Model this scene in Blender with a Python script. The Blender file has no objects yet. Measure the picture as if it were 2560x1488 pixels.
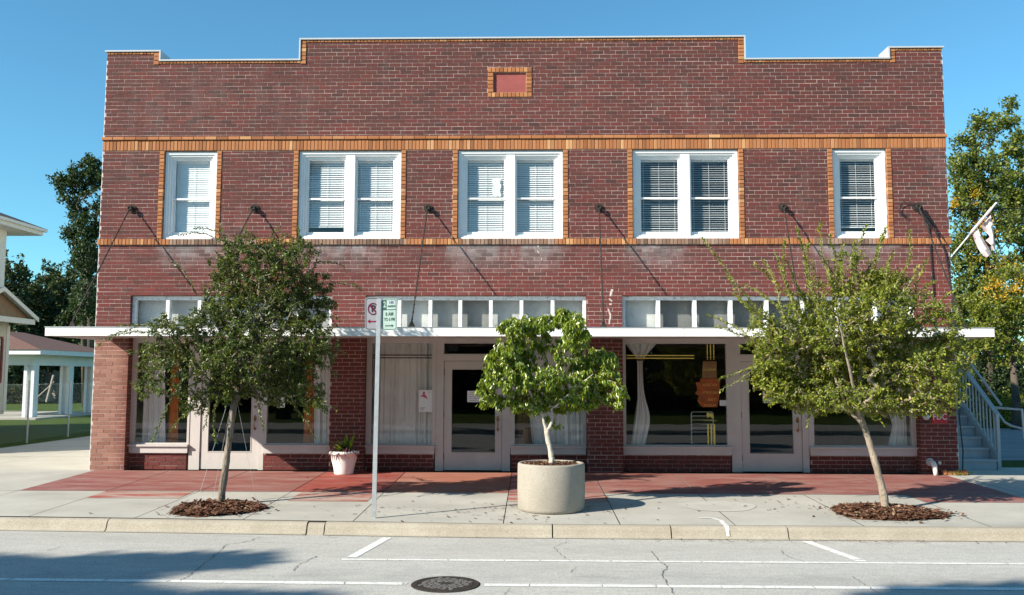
import bpy, math, random
import numpy as np
from mathutils import Vector, Matrix
random.seed(7)
RNG = np.random.default_rng(11)
scene = bpy.context.scene
COL = scene.collection

# ------------------------------------------------------------------ camera
F = 2230.0; SC = 2560 / 2520.0
CAM = np.array([7.87446, -15.89923, 1.68166]); YAW, PITCH, ROLL = -0.0227402, 0.0880928, 0.0021877
cy, sy, cp, sp = math.cos(YAW), math.sin(YAW), math.cos(PITCH), math.sin(PITCH)
FW = np.array([sy * cp, cy * cp, sp]); R0 = np.array([cy, -sy, 0.0]); U0 = np.cross(R0, FW)
RT = math.cos(ROLL) * R0 + math.sin(ROLL) * U0; UP = -math.sin(ROLL) * R0 + math.cos(ROLL) * U0
cam = bpy.data.cameras.new('camera'); camo = bpy.data.objects.new('camera', cam); COL.objects.link(camo)
cam.sensor_fit = 'HORIZONTAL'; cam.sensor_width = 36; cam.lens = F / 2560 * 36
cam.clip_start = 0.1; cam.clip_end = 2000
camo.matrix_world = Matrix(((RT[0], UP[0], -FW[0], CAM[0]), (RT[1], UP[1], -FW[1], CAM[1]), (RT[2], UP[2], -FW[2], CAM[2]), (0, 0, 0, 1)))
scene.camera = camo

# ------------------------------------------------------------------ light
SUN = Vector((1.62, 1.0, -1.10)).normalized()
w = bpy.data.worlds.new("World"); scene.world = w; w.use_nodes = True
nt = w.node_tree; nt.nodes.clear()
o = nt.nodes.new('ShaderNodeOutputWorld'); bg = nt.nodes.new('ShaderNodeBackground'); sk = nt.nodes.new('ShaderNodeTexSky')
sk.sky_type = 'NISHITA'; sk.sun_disc = False
sk.sun_elevation = math.asin(-SUN.z); sk.sun_rotation = math.atan2(-SUN.x, -SUN.y)
sk.air_density = 1.0; sk.dust_density = 0.0; sk.ozone_density = 2.5; sk.altitude = 0
bg.inputs['Strength'].default_value = 0.100
hs_ = nt.nodes.new('ShaderNodeMix'); hs_.data_type = 'RGBA'; hs_.blend_type = 'MULTIPLY'; hs_.inputs[0].default_value = 1; hs_.inputs[7].default_value = (.54, .98, 1.03, 1)
nt.links.new(sk.outputs[0], hs_.inputs[6]); nt.links.new(hs_.outputs[2], bg.inputs[0]); nt.links.new(bg.outputs[0], o.inputs[0])
sl = bpy.data.lights.new('sun', 'SUN'); sl.energy = 5.0; sl.angle = math.radians(0.53); sl.color = (1, .925, .80)
so = bpy.data.objects.new('sun', sl); COL.objects.link(so); so.rotation_euler = SUN.to_track_quat('-Z', 'Y').to_euler()
so.location = (-20, -15, 20)
scene.view_settings.view_transform = 'Standard'; scene.view_settings.look = 'None'
scene.view_settings.exposure = 0.84; scene.view_settings.gamma = 1
scene.cycles.max_bounces = 8; scene.cycles.transparent_max_bounces = 16

# ------------------------------------------------------------------ measuring helpers (photo point -> place in the world)
def ray(px, py, d=True):
    if d: px *= SC; py *= SC
    return FW + RT * (px - 1280) / F - UP * (py - 744) / F
def at(px, py, Y, d=True):
    r = ray(px, py, d); return CAM + r * (Y - CAM[1]) / r[1]
def atX(px, py, X, d=False):
    r = ray(px, py, d); return CAM + r * (X - CAM[0]) / r[0]
def mpp(Y): return SC * (Y - CAM[1]) / F      # metres per displayed photo pixel at depth Y

# ------------------------------------------------------------------ scene helpers
def tag(o, label=None, cat=None, group=None, kind=None):
    if label: o['label'] = label
    if cat: o['category'] = cat
    if group: o['group'] = group
    if kind: o['kind'] = kind
    return o
def thing(name, label, cat, loc=(0, 0, 0), group=None):
    o = bpy.data.objects.new(name, None); o.empty_display_size = .2; COL.objects.link(o); o.location = loc
    return tag(o, label, cat, group)
def link(name, me, mats, parent=None, smooth=False):
    for m in (mats if isinstance(mats, (list, tuple)) else [mats]): me.materials.append(m)
    if smooth: me.polygons.foreach_set('use_smooth', [True] * len(me.polygons))
    o = bpy.data.objects.new(name, me); COL.objects.link(o)
    if parent is not None:
        o.parent = parent
        p = parent; off = Vector((0, 0, 0))
        while p is not None: off += p.location; p = p.parent
        me.transform(Matrix.Translation(-off))
    return o
class MB:
    def __init__(s): s.v = []; s.f = []; s.m = []
    def poly(s, pts, m=0):
        n = len(s.v); s.v += [tuple(map(float, p)) for p in pts]; s.f.append(tuple(range(n, n + len(pts)))); s.m.append(m); return s
    def box(s, x0, x1, y0, y1, z0, z1, m=0, back=True, R=None, c=None):
        n = len(s.v)
        P = [(x0, y0, z0), (x1, y0, z0), (x1, y1, z0), (x0, y1, z0), (x0, y0, z1), (x1, y0, z1), (x1, y1, z1), (x0, y1, z1)]
        if R is not None: P = [tuple(R @ Vector(p) + Vector(c)) for p in P]
        s.v += P
        fs = [(0, 1, 5, 4), (1, 2, 6, 5), (3, 0, 4, 7), (4, 5, 6, 7), (3, 2, 1, 0)]
        if back: fs.append((2, 3, 7, 6))
        for f in fs: s.f.append(tuple(n + i for i in f)); s.m.append(m)
        return s
    def bbox(s, x0, x1, y0, y1, z0, z1, b=.008, m=0):   # box with chamfered front (-y) edges
        n = len(s.v)
        s.v += [(x0, y1, z0), (x1, y1, z0), (x1, y1, z1), (x0, y1, z1), (x0, y0 + b, z0), (x1, y0 + b, z0), (x1, y0 + b, z1), (x0, y0 + b, z1),
                (x0 + b, y0, z0 + b), (x1 - b, y0, z0 + b), (x1 - b, y0, z1 - b), (x0 + b, y0, z1 - b)]
        for f in [(8, 9, 10, 11)] + [(4 + i, 4 + (i + 1) % 4, 8 + (i + 1) % 4, 8 + i) for i in range(4)] + [(i, (i + 1) % 4, 4 + (i + 1) % 4, 4 + i) for i in range(4)] + [(3, 2, 1, 0)]:
            s.f.append(tuple(n + i for i in f)); s.m.append(m)
        return s
    def tube(s, pts, r, k=8, cap=True, m=0):
        pts = [Vector(p) for p in pts]; n0 = len(s.v); N = len(pts)
        rs = r if isinstance(r, (list, tuple)) else [r] * N
        up = None
        for i, p in enumerate(pts):
            t = (pts[min(i + 1, N - 1)] - pts[max(i - 1, 0)]).normalized()
            if up is None: up = t.orthogonal().normalized()
            else: up = (up - t * up.dot(t)).normalized()
            b = t.cross(up)
            for j in range(k):
                a = 2 * math.pi * j / k; s.v.append(tuple(p + (up * math.cos(a) + b * math.sin(a)) * rs[i]))
        for i in range(N - 1):
            for j in range(k):
                a = n0 + i * k + j; b2 = n0 + i * k + (j + 1) % k
                s.f.append((a, b2, b2 + k, a + k)); s.m.append(m)
        if cap:
            s.f.append(tuple(n0 + j for j in range(k))[::-1]); s.m.append(m)
            s.f.append(tuple(n0 + (N - 1) * k + j for j in range(k))); s.m.append(m)
        return s
    def lathe(s, prof, c, k=40, m=0):
        n0 = len(s.v)
        for (r, z) in prof:
            for j in range(k):
                a = 2 * math.pi * j / k; s.v.append((c[0] + r * math.cos(a), c[1] + r * math.sin(a), c[2] + z))
        for i in range(len(prof) - 1):
            for j in range(k):
                a = n0 + i * k + j; b = n0 + i * k + (j + 1) % k
                s.f.append((a, b, b + k, a + k)); s.m.append(m)
        return s
    def prism(s, pts, y0, y1, m=0):                     # outline in x,z thickened along y
        n = len(pts); s.poly([(x, y0, z) for x, z in pts], m); s.poly([(x, y1, z) for x, z in pts][::-1], m)
        for i in range(n):
            a, b = pts[i], pts[(i + 1) % n]; s.poly([(a[0], y1, a[1]), (b[0], y1, b[1]), (b[0], y0, b[1]), (a[0], y0, a[1])], m)
        return s
    def build(s, name, mats, parent=None, smooth=False):
        me = bpy.data.meshes.new(name); me.from_pydata(s.v, [], s.f)
        me.polygons.foreach_set('material_index', s.m); me.update()
        return link(name, me, mats, parent, smooth)
def text_mesh(name, txt, size, x, y, z, mat, parent=None, width=None, rz=0, align='CENTER', stretch=1, offset=0.0):
    c = bpy.data.curves.new('t', 'FONT'); c.body = txt; c.size = size; c.align_x = align; c.align_y = 'CENTER'; c.extrude = .0012; c.offset = offset
    t = bpy.data.objects.new('t', c); COL.objects.link(t); bpy.context.view_layer.update()
    me = bpy.data.meshes.new_from_object(t.evaluated_get(bpy.context.evaluated_depsgraph_get()))
    bpy.data.objects.remove(t)
    xs = [v.co.x for v in me.vertices]; sx = stretch
    if width: sx = width / max(1e-6, max(xs) - min(xs))
    me.transform(Matrix.Translation((x, y, z)) @ Matrix.Rotation(rz, 4, 'Z') @ Matrix.Rotation(math.pi / 2, 4, 'X') @ Matrix.Diagonal((sx, 1, 1, 1)))
    return link(name, me, mat, parent)

# ------------------------------------------------------------------ materials
class NT:
    def __init__(s, name):
        s.m = bpy.data.materials.new(name); s.m.use_nodes = True; s.t = s.m.node_tree; s.b = s.t.nodes['Principled BSDF']; s.out = s.t.nodes['Material Output']
    def n(s, typ, **k):
        x = s.t.nodes.new('ShaderNode' + typ)
        for a, b in k.items(): setattr(x, a, b)
        return x
    def l(s, a, b): s.t.links.new(a, b)
    def obj(s):
        if not hasattr(s, '_o'): s._o = s.n('TexCoord').outputs['Object']
        return s._o
    def pos(s):
        if not hasattr(s, '_p'): s._p = s.n('NewGeometry').outputs['Position']
        return s._p
    def island(s):
        if not hasattr(s, '_i'): s._i = s.n('NewGeometry').outputs['Random Per Island']
        return s._i
    def noise(s, scale, detail=4, rough=.6, vec=None, mapping=None):
        x = s.n('TexNoise'); x.inputs['Scale'].default_value = scale; x.inputs['Detail'].default_value = detail; x.inputs['Roughness'].default_value = rough
        v = vec or s.pos()
        if mapping:
            mp = s.n('Mapping'); mp.inputs['Scale'].default_value = mapping; s.l(v, mp.inputs[0]); v = mp.outputs[0]
        s.l(v, x.inputs['Vector']); return x.outputs['Fac']
    def ramp(s, fac, stops, interp='LINEAR'):
        x = s.n('ValToRGB'); x.color_ramp.interpolation = interp; e = x.color_ramp.elements
        while len(e) < len(stops): e.new(.5)
        for i, (p, c) in enumerate(stops):
            e[i].position = p; e[i].color = (c, c, c, 1) if isinstance(c, (int, float)) else (*c, 1)
        s.l(fac, x.inputs[0]); return x.outputs[0]
    def mix(s, f, a, b, blend='MIX'):
        x = s.n('Mix', data_type='RGBA', blend_type=blend)
        for i, v in ((0, f), (6, a), (7, b)):
            if isinstance(v, (int, float)): x.inputs[i].default_value = v if i == 0 else (v, v, v, 1)
            elif isinstance(v, tuple): x.inputs[i].default_value = (*v, 1)
            else: s.l(v, x.inputs[i])
        return x.outputs[2]
    def math(s, op, a, b=None, c=None):
        x = s.n('Math', operation=op)
        for i, v in enumerate((a, b, c)):
            if v is None: continue
            if isinstance(v, (int, float)): x.inputs[i].default_value = v
            else: s.l(v, x.inputs[i])
        return x.outputs[0]
    def xyz(s, v=None):
        x = s.n('SeparateXYZ'); s.l(v or s.pos(), x.inputs[0]); return x.outputs
    def bump(s, h, strength=.3, dist=.01):
        x = s.n('Bump'); x.inputs['Strength'].default_value = strength; x.inputs['Distance'].default_value = dist; s.l(h, x.inputs['Height']); s.l(x.outputs[0], s.b.inputs['Normal'])
    def fin(s, col=None, rough=.8, metal=0, spec=.5):
        if col is not None:
            if isinstance(col, tuple): s.b.inputs['Base Color'].default_value = (*col, 1)
            else: s.l(col, s.b.inputs['Base Color'])
        if isinstance(rough, (int, float)): s.b.inputs['Roughness'].default_value = rough
        else: s.l(rough, s.b.inputs['Roughness'])
        s.b.inputs['Metallic'].default_value = metal; s.b.inputs['Specular IOR Level'].default_value = spec
        return s.m
def plain(name, col, rough=.6, var=.12, scale=6, metal=0, bump=0, dirt=None, spec=.4):
    t = NT(name); nz = t.noise(scale, 5)
    c = t.mix(t.ramp(nz, [(.3, 0), (.7, 1)]), tuple(x * (1 - var) for x in col), tuple(min(1, x * (1 + var)) for x in col))
    if dirt:
        c = t.mix(t.ramp(t.noise(scale * .6 + 1.3, 6, .7), [(.52, 0), (.72, dirt[1])]), c, dirt[0])
    if bump: t.bump(t.noise(scale * 12, 3), bump, .004)
    return t.fin(c, rough, metal, spec)

def brick_mat():
    t = NT('red_brick'); X = t.xyz()
    isl = t.island()
    up = t.ramp(isl, [(0, (.066, .030, .027)), (.12, (.092, .034, .030)), (.5, (.112, .036, .031)), (.85, (.124, .036, .031)), (1, (.142, .033, .029))])
    lo = t.ramp(isl, [(0, (.100, .030, .025)), (.15, (.134, .033, .028)), (.5, (.158, .034, .029)), (.8, (.152, .034, .029)), (1, (.182, .034, .029))])
    f = t.math('ADD', t.ramp(t.math('MULTIPLY', X[2], .125), [(.30, 1), (.54, .55), (.62, .1)]), t.math('MULTIPLY', t.math('SUBTRACT', t.noise(.55, 3), .5), 1.5))
    c = t.mix(t.math('MINIMUM', t.math('MAXIMUM', f, 0), 1), up, lo)
    # soot blotches inside bricks
    c = t.mix(t.ramp(t.noise(2.3, 6, .7), [(.45, 0), (.75, .32)]), c, (.055, .036, .030))
    c = t.mix(t.ramp(t.noise(38, 4, .7), [(.4, 0), (.8, .2)]), c, (.18, .10, .085))
    c = t.mix(t.ramp(t.noise(.42, 5, .65, mapping=(1, 1, 1.7)), [(.42, 0), (.66, .38)]), c, t.mix(1.0, c, (.52, .55, .58), 'MULTIPLY'))
    c = t.mix(t.ramp(t.noise(.8, 5, .7, mapping=(1.6, 1, .5)), [(.55, 0), (.72, .30)]), c, (.20, .15, .135))
    # pale pink wear on the left pier at street level
    wear = t.math('MULTIPLY', t.ramp(X[0], [(.4, 1), (.7, 0)]), t.ramp(t.math('MULTIPLY', X[2], .25), [(.5, 1), (.62, 0)]))
    c = t.mix(t.math('MULTIPLY', wear, .9), c, t.mix(isl, (.24, .115, .085), (.34, .18, .135)))
    # grey runs below the window sills
    zz = t.math('MULTIPLY', t.ramp(t.math('SUBTRACT', X[2], 3.2), [(.28, 0), (.62, .55), (.84, 1)]), t.ramp(X[2], [(.0, 0), (.001, 1)]))
    xs = None
    XW_ = t.math('ADD', X[0], t.math('MULTIPLY', t.math('SUBTRACT', t.noise(1.7, 5, .7), .5), 1.5))
    for a in ((1.15, 2.2), (3.7, 5.0), (6.4, 7.4), (7.6, 8.3), (9.6, 10.6), (12.9, 14.2)):
        m = t.math('SUBTRACT', 1, t.math('MINIMUM', 1, t.math('MULTIPLY', t.math('ABSOLUTE', t.math('SUBTRACT', XW_, (a[0] + a[1]) / 2)), 1.4 / (a[1] - a[0])))); xs = m if xs is None else t.math('MAXIMUM', xs, m)
    low = t.math('LESS_THAN', X[2], 4.1)
    wob = t.ramp(t.noise(3.5, 6, .75, mapping=(1, 1, .35)), [(.34, 0), (.56, 1)])
    st = t.math('MULTIPLY', t.math('MULTIPLY', zz, t.math('MINIMUM', 1, t.math('ADD', t.math('MULTIPLY', xs, 1.9), .10))), t.math('MULTIPLY', wob, low))
    c = t.mix(t.math('MULTIPLY', st, .95), c, t.mix(isl, (.13, .12, .118), (.30, .285, .28)))
    t.bump(t.noise(60, 4), .5, .004)
    return t.fin(c, .85, 0, .25)
def mortar_mat():
    t = NT('mortar')
    a = t.ramp(t.noise(1.3, 7, .8, mapping=(.55, 1, 3.2)), [(.38, 0), (.60, 1)])
    c = t.mix(a, (.24, .155, .13), (.60, .46, .40))
    c = t.mix(t.ramp(t.noise(14, 4), [(.55, 0), (.7, .5)]), c, (.22, .14, .115))
    c = t.mix(t.ramp(t.noise(5.5, 3), [(.62, 0), (.7, .7)]), c, (.62, .55, .5))
    t.bump(t.noise(90, 3), .4, .003)
    return t.fin(c, .95, 0, .1)
def tan_mat(sill=False):
    t = NT('tan_brick'); isl = t.island(); X = t.xyz()
    c = t.ramp(isl, [(0, (.25, .095, .040)), (.3, (.38, .15, .058)), (.6, (.44, .185, .078)), (.85, (.34, .13, .052)), (1, (.60, .33, .15))])
    if sill:
        xs = None
        for a in ((1.3, 2.9), (3.6, 5.6), (6.6, 8.3), (9.75, 11.4), (12.9, 14.0)):
            m = t.math('MULTIPLY', t.math('LESS_THAN', X[0], a[1]), t.math('GREATER_THAN', X[0], a[0])); xs = m if xs is None else t.math('MAXIMUM', xs, m)
        c = t.mix(t.math('MULTIPLY', xs, .85), c, t.ramp(isl, [(0, (.11, .085, .07)), (.5, (.22, .15, .115)), (1, (.34, .25, .20))]))
    c = t.mix(t.ramp(t.noise(1.7, 6, .75, mapping=(1, 1, .6)), [(.60, 0), (.74, .75)]), c, (.05, .032, .025))
    c = t.mix(t.ramp(t.noise(40, 4), [(.4, 0), (.8, .3)]), c, (.22, .10, .04))
    t.bump(t.noise(70, 3), .4, .003)
    return t.fin(c, .8, 0, .25)
def concrete(name, a, b, spots=True, scale=1.2, stain=(.16, .15, .13), agg=.12):
    t = NT(name)
    c = t.mix(t.ramp(t.noise(scale, 7, .65), [(.3, 0), (.7, 1)]), a, b)
    c = t.mix(t.ramp(t.noise(.45, 5, .6, mapping=(.6, 1.6, 1)), [(.48, 0), (.72, .38)]), c, stain)
    c = t.mix(t.ramp(t.noise(75, 2, .5), [(.35, 0), (.7, agg)]), c, tuple(x * .35 for x in a))
    c = t.mix(t.ramp(t.noise(160, 2, .5), [(.55, 0), (.7, agg)]), c, tuple(min(1, x * 1.7) for x in b))
    if spots:
        v = t.n('TexVoronoi'); v.inputs['Scale'].default_value = 3.2; t.l(t.pos(), v.inputs['Vector'])
        c = t.mix(t.ramp(v.outputs['Distance'], [(.018, .75), (.04, 0)]), c, (.09, .08, .07))
    t.bump(t.noise(120, 3), .35, .004)
    return t.fin(c, .9, 0, .2)
def road_mat():
    t = NT('worn_asphalt')
    c = t.mix(t.ramp(t.noise(.9, 6, .6, mapping=(.35, 1.5, 1)), [(.3, 0), (.7, 1)]), (.43, .415, .37), (.57, .55, .495))
    c = t.mix(t.ramp(t.noise(55, 4, .75), [(.38, 0), (.60, .7)]), c, (.27, .265, .25))
    c = t.mix(t.ramp(t.noise(95, 3, .6), [(.52, 0), (.68, .8)]), c, (.66, .64, .58)); c = t.mix(t.ramp(t.noise(5, 7, .75, mapping=(.5, 2, 1)), [(.45, 0), (.7, .35)]), c, (.25, .24, .22))
    v = t.n('TexVoronoi'); v.inputs['Scale'].default_value = 2.1
    mp = t.n('Mapping'); mp.inputs['Scale'].default_value = (1, 2.4, 1); t.l(t.pos(), mp.inputs[0]); t.l(mp.outputs[0], v.inputs['Vector'])
    c = t.mix(t.ramp(v.outputs['Distance'], [(.03, .8), (.055, 0)]), c, (.10, .10, .10))
    X = t.xyz()
    wt = t.math('SUBTRACT', 1, t.math('MINIMUM', 1, t.math('MULTIPLY', t.math('ABSOLUTE', t.math('ADD', X[1], 7.0)), 3)))
    c = t.mix(t.math('MULTIPLY', wt, t.ramp(t.noise(1.4, 4), [(.4, 0), (.6, .35)])), c, (.2, .2, .2))
    t.bump(t.noise(90, 4, .7), .6, .006)
    return t.fin(c, .9, 0, .2)
def paint_red(name, col, wear=(.50, .70), wearcol=(.36, .30, .26), sc=1.6):
    t = NT(name)
    c = t.mix(t.noise(2.5, 5), tuple(x * .82 for x in col), tuple(x * 1.15 for x in col))
    c = t.mix(t.ramp(t.noise(sc, 8, .75, mapping=(.6, 2.2, 1)), [(wear[0], 0), (wear[1], .8)]), c, wearcol)
    v = t.n('TexVoronoi'); v.inputs['Scale'].default_value = 2.1; t.l(t.pos(), v.inputs['Vector'])
    c = t.mix(t.ramp(v.outputs['Distance'], [(.015, .8), (.03, 0)]), c, (.6, .5, .45))
    t.bump(t.noise(120, 3), .3, .003)
    return t.fin(c, .75, 0, .3)
def white_line():
    t = NT('road_paint')
    c = t.mix(t.ramp(t.noise(9, 6, .7), [(.35, 0), (.7, 1)]), (.64, .63, .58), (.86, .85, .81))
    c = t.mix(t.ramp(t.noise(60, 4, .7), [(.56, 0), (.64, 1)]), c, (.33, .33, .32))
    return t.fin(c, .8, 0, .2)
def glass_mat(name='window_glass', tint=(.92, .94, .94), refl=1.0):
    t = NT(name); t.t.nodes.remove(t.b)
    g_ = t.n('NewGeometry'); dt = t.n('VectorMath', operation='DOT_PRODUCT'); t.l(g_.outputs['Incoming'], dt.inputs[0]); t.l(g_.outputs['True Normal'], dt.inputs[1])
    fr_ = t.math('ADD', t.math('MULTIPLY', t.math('POWER', t.math('SUBTRACT', 1, t.math('ABSOLUTE', dt.outputs['Value'])), 5), .93), .055)
    tr = t.n('BsdfTransparent'); tr.inputs[0].default_value = (*tint, 1)
    gl = t.n('BsdfGlossy'); gl.inputs['Roughness'].default_value = .01; gl.inputs[0].default_value = (refl, refl, refl, 1)
    bp = t.n('Bump'); bp.inputs['Strength'].default_value = .02; bp.inputs['Distance'].default_value = .02
    nz = t.noise(1.6, 2); t.l(nz, bp.inputs['Height']); t.l(bp.outputs[0], gl.inputs['Normal'])
    mx = t.n('MixShader'); t.l(fr_, mx.inputs[0]); t.l(tr.outputs[0], mx.inputs[1]); t.l(gl.outputs[0], mx.inputs[2]); t.l(mx.outputs[0], t.out.inputs[0])
    return t.m
def leaf_mat(name, stops, rough=.45, trans=.35, spec=.5):
    t = NT(name); c = t.ramp(t.island(), stops)
    c2 = t.mix(t.ramp(t.noise(1.6, 2), [(.35, 0), (.65, 1)]), c, t.mix(.5, c, t.mix(1.0, c, (1.35, 1.2, .8), 'MULTIPLY')))
    t.fin(c2, rough, 0, spec)
    tl = t.n('BsdfTranslucent'); t.l(t.mix(1.0, c2, (1.5, 1.5, .55), 'MULTIPLY'), tl.inputs[0])
    mx = t.n('MixShader'); mx.inputs[0].default_value = trans; t.l(t.b.outputs[0], mx.inputs[1]); t.l(tl.outputs[0], mx.inputs[2]); t.l(mx.outputs[0], t.out.inputs[0])
    return t.m
def bark(name, a, b, sc=9):
    t = NT(name); nz = t.noise(sc, 6, .7, mapping=(1, 1, .25))
    c = t.mix(t.ramp(nz, [(.35, 0), (.65, 1)]), a, b); c = t.mix(t.ramp(t.noise(22, 4), [(.55, 0), (.7, .6)]), c, tuple(x * .45 for x in a))
    t.bump(t.noise(sc * 3, 5, .7, mapping=(1, 1, .3)), .8, .012); return t.fin(c, .9, 0, .15)
def grass_mat(name, a, b):
    t = NT(name); c = t.mix(t.ramp(t.noise(.7, 6, .7), [(.3, 0), (.7, 1)]), a, b); c = t.mix(t.ramp(t.noise(30, 5, .8), [(.35, 0), (.7, .7)]), c, tuple(x * .45 for x in a))
    t.bump(t.noise(45, 5, .8), 1, .05); return t.fin(c, .95, 0, .1)
def island_mat(name, stops, rough=.9, spec=.1):
    t = NT(name); return t.fin(t.ramp(t.island(), stops), rough, 0, spec)

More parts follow.
